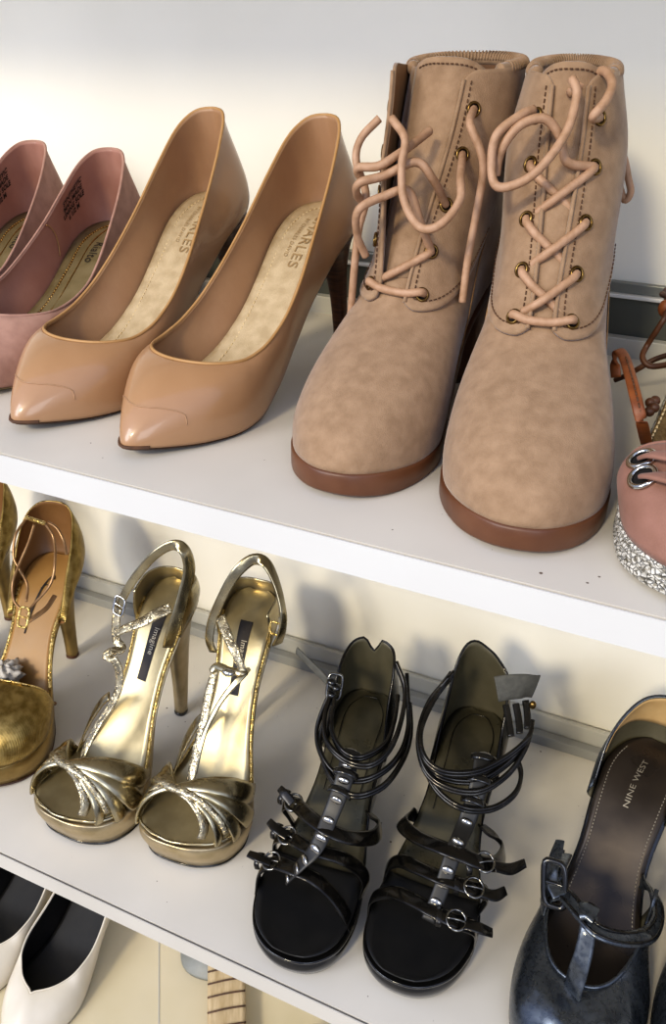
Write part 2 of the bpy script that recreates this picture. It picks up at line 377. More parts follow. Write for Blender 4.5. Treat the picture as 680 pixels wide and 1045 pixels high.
# ------------------------------------------------------------------ shoe building blocks
# local frame of a shoe: y runs heel (0) -> toe (L), x sideways, z up from the ground
class Last:
    """outl: half outline [(x, y)] heel->toe (both sides), cy: centre-line curve, zk: underside height keys [(y, z)]"""
    def __init__(s, outl, L, zk, cy=None, n=72, lean=0.0):
        s.L = L; s.lean = lean
        o = A(outl); s.c = pch(*zip(*cy)) if cy else (lambda y: np.asarray(y, float)*0)
        ring = np.vstack([o, (o[1:-1]*[-1, 1])[::-1]])
        R = crv(ring, 2*n, closed=True)                 # starts at heel back, goes +x side
        h = crv(np.vstack([(o[1]*[-1, 1])[None], o, (o[-2]*[-1, 1])[None]]), 400)
        i0 = np.argmin(np.hypot(*(h-o[0]).T)); i1 = np.argmin(np.hypot(*(h-o[-1]).T)); h = h[i0:i1+1]; h[0, 0] = 0; h[-1, 0] = 0
        sl = np.concatenate([[0], np.cumsum(np.hypot(*np.diff(h, axis=0).T))]); q = np.linspace(0, sl[-1], n+1)
        s.half = np.stack([np.interp(q, sl, h[:, 0]), np.interp(q, sl, h[:, 1])], 1)
        s.n = n; ym = np.maximum.accumulate(s.half[:, 1]+np.arange(n+1)*1e-7)
        s.w = lambda y: np.interp(y, ym, s.half[:, 0])
        s.zf = pch(*zip(*zk))
    def ring(s, inset=0.0, dz=0.0, flat=None):
        """closed ring following the outline at underside height + dz"""
        h = s.half.copy(); R = np.vstack([h, (h[1:-1]*[-1, 1])[::-1]])
        if inset:
            t = nrm(np.roll(R, -1, 0)-np.roll(R, 1, 0)); nn = np.stack([t[:, 1], -t[:, 0]], 1)
            R = R-nn*inset*np.sign(1)
        z = s.zf(R[:, 1])+dz if flat is None else np.full(len(R), flat)
        return np.stack([R[:, 0]+s.c(R[:, 1])+s.lean*z, R[:, 1], z], 1)
    def bed(s, y, a, dz=0.0, inset=.002):
        """point on the footbed, a in [-1, 1] across"""
        y = np.asarray(y, float); w = np.maximum(s.w(y)-inset, .0005)
        z = s.zf(y)+dz
        return np.stack([s.c(y)+a*w+s.lean*z, y+0*a, z+.0025*a*a], -1)
    def slope(s, y): return (s.zf(y+.002)-s.zf(y-.002))/.004
    def bedn(s, y):
        k = s.slope(y); return nrm(A([0, -k, 1]))
    def F(s, y, ph, hgt, wadd=0.0, p=1.0):
        """point on the (missing) foot: ph 0 = +x side, 90 = top, 180 = -x side"""
        ph = math.radians(ph); w = s.w(y)+wadd; c, sn = math.cos(ph), math.sin(ph)
        z = s.zf(y)+hgt*max(sn, 0)**p*1.0+.001
        return A([s.c(y)+w*math.copysign(abs(c)**.8, c)+s.lean*z, y, z])

def insole(L, m, parent, dz=.002, inset=.002, y0=.002, y1=None, name='insole', label=None, amax=1, amin=-1, zt=0.0, n=50):
    y1 = L.L-.002 if y1 is None else y1
    ys = y0+(y1-y0)*(1-np.cos(np.linspace(0, PI, n)))/2
    g = [[L.bed(y, a, dz+zt, inset) for a in np.linspace(amin, amax, 13)] for y in ys]
    return MB().grid(g).build(name, m, parent, solid=(.0012, -1), label=label)

def pair_cap(mb, R, m=0):
    """closes a left-right symmetric ring (index 0 = heel back) with strips across"""
    R = A(R); n = len(R)//2
    return mb.grid([[R[i]*(1-a)+R[(2*n-i) % (2*n)]*a for a in np.linspace(0, 1, 7)] for i in range(n+1)], m=m)
def slab_rings(levels, m=0, mb=None, cap0=True, cap1=True):
    mb = mb or MB(); mb.grid(levels, cv=True, m=m)
    if cap0: pair_cap(mb, levels[0], m)
    if cap1: pair_cap(mb, levels[-1], m)
    return mb

def sole(L, th, m, parent, name='outsole', bottom=None, out=0.0, y_from=None, top=0.0, r=.0012):
    """slab under the outline; bottom: function y -> z or None for constant thickness"""
    a = L.ring(-out+r*.6, top); b = L.ring(-out, top-r); 
    def low(ring):
        q = ring.copy(); q[:, 2] = (ring[:, 2]-th) if bottom is None else np.minimum(bottom(ring[:, 1]), ring[:, 2]-.0006); return q
    c = low(L.ring(-out, top)); c[:, 2] += r; d = low(L.ring(-out+r*.8, top))
    return slab_rings([a, b, c, d]).build(name, m, parent)

def stiletto(L, H, m, parent, yb=(.001, .008), yf=(.052, .020), hw=None, tip=.0055, tipm=None, top_dz=-.002, name='heel', power=3.2, n=26, back=1.6, tipx=0.0):
    hw = hw or float(L.w(.03))-.001
    rings = []
    a = np.linspace(0, 2*PI, 40, endpoint=False)
    for t in np.linspace(0, 1, n):
        k = (1-t)**power
        y0 = yb[0]+(yb[1]-yb[0])*(t**back); y1 = yf[1]+(yf[0]-yf[1])*k; y1 = max(y1, y0+2*tip*.9)
        w = tip+(hw-tip)*k
        cy, hy = (y0+y1)/2, (y1-y0)/2
        x = w*np.sin(a); y = cy-hy*np.cos(a)*np.where(np.cos(a) > 0, 1, 1)
        y = np.where(np.cos(a) < -.0, cy+hy*np.abs(np.cos(a))**.55, y)
        ztop = L.zf(y)+top_dz
        z = ztop*(1-t)+.006*t*0
        rings.append(np.stack([x*1.0+L.c(y)*(1-t)+tipx*t+L.lean*z*1.0, y, z+.003*t*(t < 1)*1.0], 1))
    rings = A(rings)
    o = slab_rings(rings).build(name, m, parent)
    base = rings[-1].copy(); c = base.mean(0)
    lo = [(base-c)*s_+c+[0, 0, dz] for s_, dz in ((1.03, .0002), (1.06, -.0008), (1.06, 0)) ]
    lo[0][:, 2] = .0035; lo[1][:, 2] = .003; lo[2][:, 2] = 0
    slab_rings(lo).build('heel_tip', tipm or M['black_patent'], o)
    return o

def bez(B, C1, C2, Tt, k):
    t = np.linspace(0, 1, k)[:, None]
    return (1-t)**3*B+3*(1-t)**2*t*C1+3*(1-t)*t*t*C2+t**3*Tt

def upper_table(L, tab, k=22, dz=0.0, nst=None, asym=None):
    """tab rows: u, Tx, Ty, Tz(above underside), h1, o1, h2, o2  (u: arc fraction heel->toe). returns grid ring x k"""
    tab = A(tab); u = tab[:, 0]; fn = [pch(u, tab[:, i]) for i in range(1, 8)]
    n = L.n; out = []
    R = L.ring(0, dz)
    uu = np.concatenate([np.linspace(0, 1, n+1), np.linspace(1, 0, n+1)[1:-1]])
    sg = np.concatenate([np.ones(n+1), -np.ones(n-1)])
    t = nrm((np.roll(R, -1, 0)-np.roll(R, 1, 0))*[1, 1, 0]); nn = np.stack([t[:, 1], -t[:, 0], 0*t[:, 0]], 1)
    top = []
    for i in range(len(R)):
        x, y, z, h1, o1, h2, o2 = [float(f(uu[i])) for f in fn]
        if asym: x, y, z = asym(sg[i], uu[i], x, y, z)
        B = R[i]; Tz = z
        Tp = A([sg[i]*x+float(L.c(y))+L.lean*Tz, y, Tz])
        C1 = B+nn[i]*o1+[0, 0, h1]; C2 = Tp+nn[i]*o2-[0, 0, h2]
        out.append(bez(B, C1, C2, Tp, k)); top.append(Tp)
    return A(out), A(top)
def smooth_ring(P, it=3):
    P = A(P)
    for _ in range(it): P = .5*P+.25*(np.roll(P, 1, 0)+np.roll(P, -1, 0))
    return P
def stitches(P, r, m, parent, name='stitching', gap=.0036, duty=.6, N=None, off=.0004, n=300):
    P = crv(P, n); s = np.concatenate([[0], np.cumsum(np.linalg.norm(np.diff(P, axis=0), axis=1))])
    mb = MB(); q = 0
    while q+gap*duty < s[-1]:
        pts = [[np.interp(q+gap*duty*f, s, P[:, k]) for k in range(3)] for f in (0, .5, 1)]
        mb.tube(pts, r, n=3, k=5, curve=False); q += gap
    return mb.build(name, m, parent)
# ------------------------------------------------------------------ pumps
def pump(label, mt, lining, padm, solem, heelm, H=.103, L=.25, group=None, style='nude', loc=(0, 0, 0), rz=0, lean=0.0, zk=None, tipx=0.0, drop=0.0, cat='pump', bow=.004, wx=1.1):
    o = thing('pump', label, cat, loc, rz, group)
    out = [(0, 0), (.013, .003), (.0235, .013), (.0275, .032), (.0268, .055), (.0245, .085), (.0262, .112), (.032, .14), (.0372, .165), (.0368, .187), (.0300, .209), (.0190, .229), (.0085, .244), (0, .25)]
    s = L/.25; out = [(x*wx, y*s) for x, y in out]
    k = H/.103
    zk = zk or [(0, .1035*k), (.02*s, .0985*k), (.045*s, .087*k), (.075*s, .064*k), (.105*s, .038*k), (.135*s, .016*k), (.165*s, .004), (.185*s, .0025), (.21*s, .0035), (.25*s, .008)]
    la = Last(out, L, zk, cy=[(0, 0), (.1*s, .000), (.17*s, bow), (L, bow*.2+tipx)], lean=lean)
    z = la.zf
    def zt(y, h): return float(z(y*s)+h)
    d = drop
    tab = [  # u, Tx, Ty, Tz, h1, o1, h2, o2
        (0.00, .0000, .0075*s, zt(.0, .066), .020, .007, .018, .003),
        (0.05, .0100, .0120*s, zt(.005, .066), .020, .007, .018, .003),
        (0.12, .0190, .0260*s, zt(.02, .060), .018, .006, .016, .002),
        (0.22, .0245, .050*s, zt(.05, .050-d), .015, .004, .015, .003),
        (0.34, .0285, .080*s, zt(.08, .043-d), .012, .003, .012, .003),
        (0.45, .0325, .108*s, zt(.108, .041-d), .012, .003, .010, .002),
        (0.55, .0350, .132*s, zt(.132, .040-d), .013, .003, .008, .003),
        (0.64, .0358, .153*s, zt(.153, .040-d*.7), .016, .003, .005, .006),
        (0.72, .0342, .170*s, .0440, .018, .003, .004, .010),
        (0.80, .0285, .1825*s, .0445, .018, .003, .004, .015),
        (0.88, .0195, .1905*s, .0450, .016, .002, .0042, .020),
        (0.95, .0085, .1950*s, .0455, .013, .001, .0045, .024),
        (1.00, .0000, .196*s, .0455, .012, .001, .0045, .025)]
    if style == 'plain':
        vy = {.55: .138, .64: .160, .72: .172, .80: .182, .88: .189, .95: .194, 1.00: .197}; vx = {.64: .0315, .72: .025, .80: .018, .88: .010, .95: .0025, 1.0: 0}
        tab = [(r[0], vx.get(r[0], r[1]), vy.get(r[0], r[2]/s)*s, *r[3:]) for r in tab]
    tab = [(r[0], r[1]*wx, *r[2:]) for r in tab]
    g, top = upper_table(la, tab, 24)
    up = MB().grid(g, cu=True).build('upper', [mt, lining], o, solid=(.0017, -1, 1, 0))
    tp = smooth_ring(top, 2)
    MB().tube(tp, .0011, closed=True, curve=False, k=8).build('topline_binding', M['nude_edge'] if style == 'nude' else mt, o)
    pad = MB()
    ys = .004+(.205*s-.004)*(1-np.cos(np.linspace(0, PI, 50)))/2
    pad.grid([[la.bed(y, a, .0035, .0022) for a in np.linspace(-1, 1, 15)] for y in ys])
    ins = pad.build('insole', padm, o, solid=(.001, -1))
    sole(la, .0022, solem, o, top=.0005, out=-.0004)
    # heel
    stiletto(la, H, heelm, o, yb=(.002, .006), yf=(.05*s, .017), tip=.0056, power=4.2, tipm=solem)
    return o, la, ins, g, top

def bedfn(la, y0, rot=1, dz=.0052, x0=0.0):
    """text running heel -> toe: u along y, v across"""
    def fn(u, v):
        y = y0+u*math.cos(math.atan(la.slope(y0))); x = x0-v*rot
        zz = float(la.zf(y)); p = A([float(la.c(y))+x+la.lean*zz, y, zz+dz+.0025*(x/.026)**2]); return p, la.bedn(y)
    return fn
def nude_pump(label, toe, heel, lean, group, mirror):
    tx, ty = toe; hx, hy = heel
    dx, dy = tx-hx, ty-hy; D = math.hypot(dx, dy); ux, uy = dx/D, dy/D
    L = D+.012; rz = math.atan2(-ux, uy); loc = (hx-ux*.012, hy-uy*.012, S1)
    o, la, ins, g, top = pump(label, M['nude'], M['nude_lining'], M['pad'], M['dark_sole'], M['heel_wood'], L=L, wx=1.06, group=group, loc=loc, rz=rz, lean=lean)
    # stitched inner border of the sock pad, chevron at the ball, embossed words
    P = [la.bed(y, a, .0047, .002) for y, a in ((.15, -.62), (.12, -.66), (.08, -.7), (.045, -.72), (.022, -.6), (.012, -.25), (.011, .2), (.02, .6), (.045, .72), (.08, .7), (.12, .66), (.15, .62))]
    stitches(P, .00045, M['thread_light'], ins)
    P = [la.bed(y, a, .0047, .002) for y, a in ((.148, -.64), (.163, -.3), (.172, 0))]; Q = [la.bed(y, a, .0047, .002) for y, a in ((.172, 0), (.163, .32), (.148, .64))]
    mb = MB().tube(P, .0004, n=12, k=5).tube(Q, .0004, n=12, k=5); mb.build('chevron_seam', M['thread'], ins)
    text_mesh('embossed_name', 'CHARLES', .0118, M['emboss'], ins, bedfn(la, .046, x0=.0015), sx=1.05)
    text_mesh('embossed_name', 'BY CHARLES DAVID', .0042, M['emboss'], ins, bedfn(la, .046, x0=.0105))
    n = len(g)//2
    cr_ = []
    for i in range(-9, 10):
        j_ = 6+5*(1-(i/9)**2)**.5; j0 = int(j_); cr_.append(g[n+i][j0]*(1-j_+j0)+g[n+i][j0+1]*(j_-j0)+A([0, 0, .0001]))
    MB().tube(cr_, .0004, n=40, k=5).build('toe_crease', M['nude_lining'], o, label='crease line across the worn toe tip')
    tp_ = [la.ring(-.0004, .0006)[i] for i in range(n-4, n+5)]
    MB().tube(tp_, .0011, n=40, k=6).build('worn_tip', M['thread_dark'], o)
    return o
G = 'nude pointed pumps'
pL = nude_pump('nude leather pointed pump beside the pink pumps, left shoe of the nude pair', (-.380, .360), (-.357, .600), .10, G, 0)
pR = nude_pump('nude leather pointed pump with scuffed toe, right one next to the tan boots', (-.296, .360), (-.261, .597), .10, G, 0)
# ------------------------------------------------------------------ suede lace-up boots
def tri(x, a, b): return max(0., 1-abs(x-a)/b)
class Boot:
    def __init__(s, label, loc, rz, tw=(.034, .030, .027), seed=0, flare=0.0, H=.075, L=.247, lean=0.0):
        s.o = o = thing('ankle_boot', label, 'boot', loc, rz, None)
        out = [(0, 0), (.018, .003), (.030, .014), (.0345, .035), (.0325, .065), (.0305, .10), (.0345, .13), (.0425, .159), (.0470, .183), (.0425, .208), (.0305, .230), (.0150, .2435), (0, .247)]
        s.la = la = Last(out, L, [(0, H+.012), (.02, H+.010), (.05, H), (.08, .062), (.11, .040), (.14, .022), (.165, .0125), (.20, .0118), (.247, .0155)], cy=[(0, 0), (.08, 0), (.17, .002), (.247, -.001)], lean=lean)
        z = lambda y, h: float(la.zf(y)+h)
        tab = [  # u, Tx, Ty, Tz, h1, o1, h2, o2
            (0.00, 0, .006, .125, .016, .008, .016, -.001),
            (0.06, .015, .0085, .125, .016, .008, .016, -.001),
            (0.14, .0265, .020, .1245, .016, .008, .014, .000),
            (0.24, .0325, .040, .122, .016, .006, .014, .001),
            (0.36, .0330, .064, .118, .016, .003, .018, .003),
            (0.48, .0315, .088, .113, .013, .003, .020, .006),
            (0.60, .0275, .110, .103, .015, .003, .020, .011),
            (0.70, .0235, .127, .095, .018, .004, .020, .018),
            (0.80, .0175, .139, .088, .024, .007, .019, .026),
            (0.90, .0090, .147, .084, .030, .006, .018, .033),
            (1.00, 0, .1495, .083, .032, .005, .018, .035)]
        g, top = upper_table(la, tab, 22)
        n2 = len(top); n = n2//2
        ctr = [(.066, .113, .0340, .060), (.0590, .140, .0340, .0550), (.0530, .168, tw[0], .0510), (.0490, .190, tw[1], .0475), (.0475, .206, tw[2], .0460)]
        ang = np.arange(n2)/n2*2*PI
        rings = []
        base = top
        for q, t in enumerate(np.linspace(0, 1, 17)[1:]):
            cy, cz, hx, hy = [float(pch([0, .25, .5, .75, 1], [c[i] for c in ctr])(t)) for i in range(4)]
            e = np.stack([hx*np.sin(ang)*(1+.05*np.abs(np.sin(2*ang)))+la.lean*cz, cy-hy*np.cos(ang), cz+0*ang+.002*np.cos(ang)*t], 1)
            k = min(1, t*2.2); k = k*k*(3-2*k)
            r = base+[0, (cy-.066), cz-.113]
            rings.append(r*(1-k)+e*k)
        G = np.concatenate([g, np.transpose(A(rings), (1, 0, 2))], 1)
        for _ in range(6):
            G[:, 1:-1] = .5*G[:, 1:-1]+.25*(G[:, 2:]+G[:, :-2])
            G[:, 6:] = .6*G[:, 6:]+.2*(np.roll(G[:, 6:], 1, 0)+np.roll(G[:, 6:], -1, 0))
        s.G = G; s.n = n; s.J = G.shape[1]-1
        di = np.roll(G, -1, 0)-np.roll(G, 1, 0); dj = np.gradient(G, axis=1)
        s.N = nrm(np.cross(di, dj)); c = G.mean((0, 1))
        if ((s.N*(G-A([0, .06, .15]))).sum(-1)).mean() < 0: s.N = -s.N
        # body: foot and inner shaft (the tongue shows in the gap)
        def wob(g, k=.0006):
            return g
        mb = MB().grid(G, cu=True)
        s.body = mb.build('upper', [M['suede'], M['boot_lining']], o, solid=(.003, -1, 1, 0))
        # sole platform and heel
        zz = la.zf
        def bot(y):
            y = np.asarray(y, float); f = np.clip((y-.10)/.05, 0, 1)
            toe = np.clip((y-.215)/.032, 0, 1)**2*.004
            return np.where(y > .10, np.maximum(zz(y)-.0118, 0)*(1-f)+f*toe, zz(y)-.0075)
        sole(la, .012, M['boot_sole'], o, bottom=bot, out=.0012, top=.0015, r=.0015)
        stiletto(la, H, M['boot_sole'], o, yb=(.004, .008), yf=(.066, .048), hw=.032, tip=.0255, power=1.2, top_dz=-.006, tipm=M['dark_sole'])
    def S(s, a, j, off=0.0):
        """a: angle from the front (-1..1 = all the way round), + = local +x ; j level 0..1 over the full height"""
        i = (s.n*(1-a)) % (2*s.n); jj = np.clip(j, 0, 1)*s.J
        i0 = int(i) % (2*s.n); i1 = (i0+1) % (2*s.n); fi = i-int(i); j0 = min(int(jj), s.J-1); fj = jj-j0
        w = [(i0, j0, (1-fi)*(1-fj)), (i1, j0, fi*(1-fj)), (i0, j0+1, (1-fi)*fj), (i1, j0+1, fi*fj)]
        p = sum(s.G[a_, b_]*c_ for a_, b_, c_ in w); nn = nrm(sum(s.N[a_, b_]*c_ for a_, b_, c_ in w))
        return p+nn*off
    def SN(s, a, j): return nrm(s.S(a, j, .001)-s.S(a, j, 0))

def build_boot(label, loc, rz, flare=0.0, lean=0.0, gap=.055, kind='R', tw=(.034, .030, .027)):
    B = Boot(label, loc, rz, tw, lean=lean); o = B.o
    JB = .565                                   # level where lacing starts
    def front(sg, j):                           # angular position of the flap's front edge
        t = (j-JB)/(1-JB); return sg*(gap+.052*t+(.05 if (kind == 'L' and sg > 0) else 0))
    def flap(sg):
        fl = flare if sg > 0 else 0
        ss = np.linspace(0, 1, 30); tt = np.linspace(0, 1, 34)
        g = []
        for t in tt:
            row = []
            for q in ss:
                low = JB-.03-.05*math.sin(min(q, .8)/.8*PI*.75)+.07*max(0, (q-.6)/.4)**2
                corner = .035*(max(0, 1-q/.08))**2.0
                j0 = low+corner*0+.012*max(0, 1-q/.06)
                j1 = 1.0-.035*max(0, 1-q/.12)**2
                j = j0+(j1-j0)*t
                f = front(sg, max(j, JB-.02)); a = f+(sg*.62-f)*q
                lift = fl*max(0, 1-q/.45)**1.6*min(1, max(0, (t-.08))/.35)
                off = .0026*(1-q**6)+.0004+lift
                row.append(B.S(a, j, off))
            g.append(row)
        g = A(g)
        ob = MB().grid(g).build('quarter_flap', [M['suede'], M['suede_dark']], o, solid=(.0022, -1, 1, 0))
        # rolled edge + stitch lines
        edge = [g[k][0] for k in range(0, 34)]
        MB().tube(edge, .0013, n=60, k=6).build('flap_edge', M['suede'], ob)
        mid = [(g[k][2]+0*g[k][2]) for k in range(2, 34, 3)]
        nrmv = B.SN(sg*.2, .8)
        P = [p+B.SN(sg*.15, .7)*.0006 for p in mid]
        P2 = [g[2][c]+B.SN(sg*.3, .6)*.0007 for c in range(2, 27, 3)]
        stitches(P, .0004, M['thread_dark'], ob, gap=.0032)
        stitches(P2, .0004, M['thread_dark'], ob, gap=.0032)
        # eyelets
        eye = []
        zs = g[:, 4, 2]; z0 = float(zs[3]); z1 = .184
        for k in range(5):
            r = int(np.argmin(np.abs(zs-(z0+(z1-z0)*k/4)))); p = g[r][4]; p2 = g[r][5]; pu = g[min(r+1, 33)][4]
            nn = nrm(np.cross(p2-p, pu-p)); c = p
            if nn@nrm(p-A([0, .05, p[2]])) < 0: nn = -nn
            e = MB().torus(c+nn*.0008, nn, .0036, .0009, k=24); e.disc(c+nn*.0002, nn, .0031, .0003, m=1)
            e.build('eyelet', [M['brass'], M['hole']], ob)
            eye.append((c, nn))
        return ob, eye, g
    fp, ep, gp = flap(1); fm, em, gm = flap(-1)
    # padded ribbed collar round the back of the top
    P = [B.S(a, 1.0, -.0015+.002) for a in np.linspace(-.97+.0, .97, 40)]
    idx = [a for a in np.linspace(.30, 1.70, 60)]
    P = [B.S(a if a <= 1 else a-2, 1.0, -.001)+A([0, 0, -.001]) for a in idx]
    mb = MB(); mb.tube(P, .0040, n=170, k=10)
    v = A(mb.v).reshape(-1, 3)
    c = mb.build('collar', M['suede'], o)
    # ribs
    rb = MB()
    for a in np.linspace(.36, 1.64, 56):
        a_ = a if a <= 1 else a-2
        c0 = B.S(a_, 1.0, -.001)+A([0, 0, -.001]); nn = B.SN(a_, .98)*[1, 1, 0]; nn = nrm(nn)
        pts = [c0+nn*.0042*math.cos(q)+A([0, 0, 1])*.0044*math.sin(q) for q in np.linspace(-.2, PI+.1, 9)]
        rb.tube(pts, .0006, n=12, k=5)
    rb.build('collar_ribs', M['suede'], c)
    # tongue top with stitched rounded edge
    tg = []
    for t in np.linspace(0, 1, 16):
        row = []
        for a in np.linspace(-.21, .21, 18):
            top = 1.055-.055*(abs(a)/.21)**3
            j = .60+(top-.60)*t
            p = B.S(a, min(j, 1), .0012); p = p+A([0, .002, .0])*max(0, j-1)*5+A([0, 0, 1])*max(0, j-1)*.12
            row.append(p)
        tg.append(row)
    tg = A(tg)
    to = MB().grid(tg).build('tongue', [M['suede'], M['suede_dark']], o, solid=(.0024, -1, 1, 0))
    stitches([tg[14][i]+A([0, .0006, .0003]) for i in range(1, 17, 1)]+[], .0004, M['thread_dark'], to, gap=.003)
    # side seam from flap bottom round the counter, drawn in raised cord
    for sg in (1, -1):
        P = [B.S(sg*.60, .60, .0006), B.S(sg*.56, .53, .0008), B.S(sg*.50, .45, .0008), B.S(sg*.47, .30, .0008), B.S(sg*.46, .12, .0008), B.S(sg*.46, .02, .0006)]
        MB().tube(P, .0005, n=50, k=5).build('side_seam', M['thread'], o)
    B.ep, B.em, B.gp, B.gm = ep, em, gp, gm
    return B
def lace_path(name, P, o, r=.0025, n=90):
    return MB().tube(P, r, n=n, k=8).build(name, M['lace'], o)
def lacing(B, rows=4, sides=(1, -1), bar=True):
    o = B.o; ep, em = B.ep, B.em
    def E(side, k, off=.003, dx=0): c, nn = (ep if side > 0 else em)[k]; return c+nn*off
    def mid(a, b, out, f=.5): m = a*(1-f)+b*f; return m+nrm((m-A([0, .05, m[2]]))*[1, 1, 0])*out
    a, b = E(1, 0, .001), E(-1, 0, .001)
    lace_path('lace', [a-(b-a)*0.02-A([0, .002, 0]), a+B.SN(.05, .58)*.003+(b-a)*.04, mid(a, b, .0045, .3), mid(a, b, .0045, .7), b+B.SN(-.05, .58)*.003-(b-a)*.04, b+(b-a)*.02-A([0, .002, 0])], o)
    for k in range(rows):
        for sg in sides:
            a, b = E(sg, k, -.001), E(-sg, k+1, .0005)
            # comes out from under its own flap, crosses the tongue, goes over the other flap into the next eyelet
            lo = B.S(sg*.03, .60+.09*k, .0035+(.002 if sg > 0 else 0)); 
            m_ = mid(a, b, .0025+(.0045 if sg > 0 else .0), .45); m2 = mid(a, b, .005, .75)
            lace_path('lace', [a*.7+m_*.3-A([0, .001, 0]), m_, m2, b+nrm(b-A([0, .05, b[2]]))*.0028+(a-b)*.06, b-A([0, .001, 0])], o, n=50)
BL = build_boot('tan suede boot with side flap standing open, next to the nude pumps', (-.166, .616, S1), math.radians(180.5), flare=.020, lean=-.02, kind='L', tw=(.0375, .0360, .0345))
BR = build_boot('tan suede boot nearest the front edge, laces tied in a loose loop', (-.098, .600, S1), math.radians(188.5), flare=.0, lean=.045, kind='R', tw=(.0335, .0280, .0245))
for o_ in (BL.o, BR.o): o_['group'] = 'tan suede lace-up boots'
RP = [
[(0.0261, 0.1124, 0.1889), (0.0323, 0.119, 0.1869), (0.0438, 0.1249, 0.1773), (0.0445, 0.1273, 0.1618), (0.0396, 0.1306, 0.1532), (0.0267, 0.13, 0.1563), (0.0159, 0.1291, 0.1658), (0.007, 0.1203, 0.1801), (0.0046, 0.1105, 0.1949), (0.006, 0.1078, 0.2001), (0.0086, 0.1049, 0.2035)] ,
[(0.0423, 0.1201, 0.1574), (0.0415, 0.1215, 0.1665), (0.0377, 0.1234, 0.1755), (0.0307, 0.1211, 0.183), (0.0193, 0.1172, 0.1853), (0.0102, 0.1143, 0.1765), (0.0046, 0.1139, 0.1648), (0.001, 0.1131, 0.1575)] ,
[(0.0011, 0.1161, 0.1827), (-0.0055, 0.1171, 0.1871), (-0.011, 0.1129, 0.1946), (-0.0126, 0.103, 0.2021), (-0.0068, 0.0887, 0.2067), (-0.0001, 0.0876, 0.2019), (0.0088, 0.0998, 0.1964)] ,
]
LP = [
[(-0.0194, 0.1192, 0.1863), (-0.031, 0.1228, 0.1798), (-0.0393, 0.1263, 0.1678), (-0.0426, 0.1264, 0.1569), (-0.041, 0.1264, 0.136), (-0.0387, 0.1288, 0.109), (-0.0383, 0.1313, 0.0837)] ,
[(-0.0205, 0.1332, 0.1639), (-0.0353, 0.1473, 0.1553), (-0.0401, 0.1614, 0.1464), (-0.0299, 0.1613, 0.1334), (-0.0173, 0.1612, 0.1307), (-0.0047, 0.156, 0.1426), (-0.0002, 0.151, 0.1593), (0.0015, 0.1435, 0.1727), (0.0133, 0.1359, 0.1817)] ,
[(0.0289, 0.1408, 0.1487), (0.0297, 0.1467, 0.1562), (0.0154, 0.1489, 0.1585), (0.0063, 0.143, 0.1639), (0.0005, 0.131, 0.169), (-0.0041, 0.116, 0.1743)] ,
[(0.0286, 0.1408, 0.1374), (0.0293, 0.1482, 0.1429), (0.0241, 0.1558, 0.1501), (0.0119, 0.1484, 0.1536), (-0.0052, 0.1411, 0.1609), (-0.0145, 0.1361, 0.1522), (-0.0169, 0.1312, 0.1385)] ,
[(0.0231, 0.1458, 0.1078), (0.0261, 0.1533, 0.1213), (0.0222, 0.1608, 0.1365), (0.0096, 0.1534, 0.1436), (-0.0033, 0.146, 0.1461), (-0.0112, 0.1421, 0.1282), (-0.0168, 0.1382, 0.1148)] ,
[(0.0252, 0.1258, 0.1803), (0.0342, 0.1324, 0.1698), (0.0348, 0.1374, 0.1583), (0.0262, 0.1408, 0.1409), (0.0292, 0.1441, 0.122), (0.0317, 0.1441, 0.0978), (0.035, 0.1407, 0.0693)] ,
]

lacing(BR, 3); lacing(BL, 1, sides=(1,))
def snap(P, e, i): P = [A(p) for p in P]; P[i] = e[0]+e[1]*.0005; return P
RP[1] = snap(RP[1], BR.em[3], -1); RP[2] = snap(RP[2], BR.em[4], 0)
LP[0] = snap(LP[0], BL.em[4], 0); LP[1] = snap(LP[1], BL.em[3], 0); LP[3] = snap(LP[3], BL.em[2], -1); LP[4] = snap(LP[4], BL.em[1], -1)
for P_ in RP: lace_path('lace', P_, BR.o)
for P_ in LP: lace_path('lace', P_, BL.o)
BK = [[(-0.0178, 0.033, 0.1679), (-0.0229, 0.0388, 0.1644), (-0.0277, 0.0446, 0.1589), (-0.0316, 0.0452, 0.1493), (-0.0349, 0.0457, 0.1407), (-0.0323, 0.0453, 0.136), (-0.0283, 0.0447, 0.1424), (-0.0257, 0.0443, 0.1511), (-0.0216, 0.0386, 0.1589)], [(-0.0174, 0.0329, 0.1635), (-0.022, 0.0437, 0.1596), (-0.0248, 0.0492, 0.1528), (-0.0254, 0.0442, 0.1433), (-0.023, 0.0338, 0.137)]]
for P_ in BK: lace_path('back_lace', P_, BR.o, r=.0022)
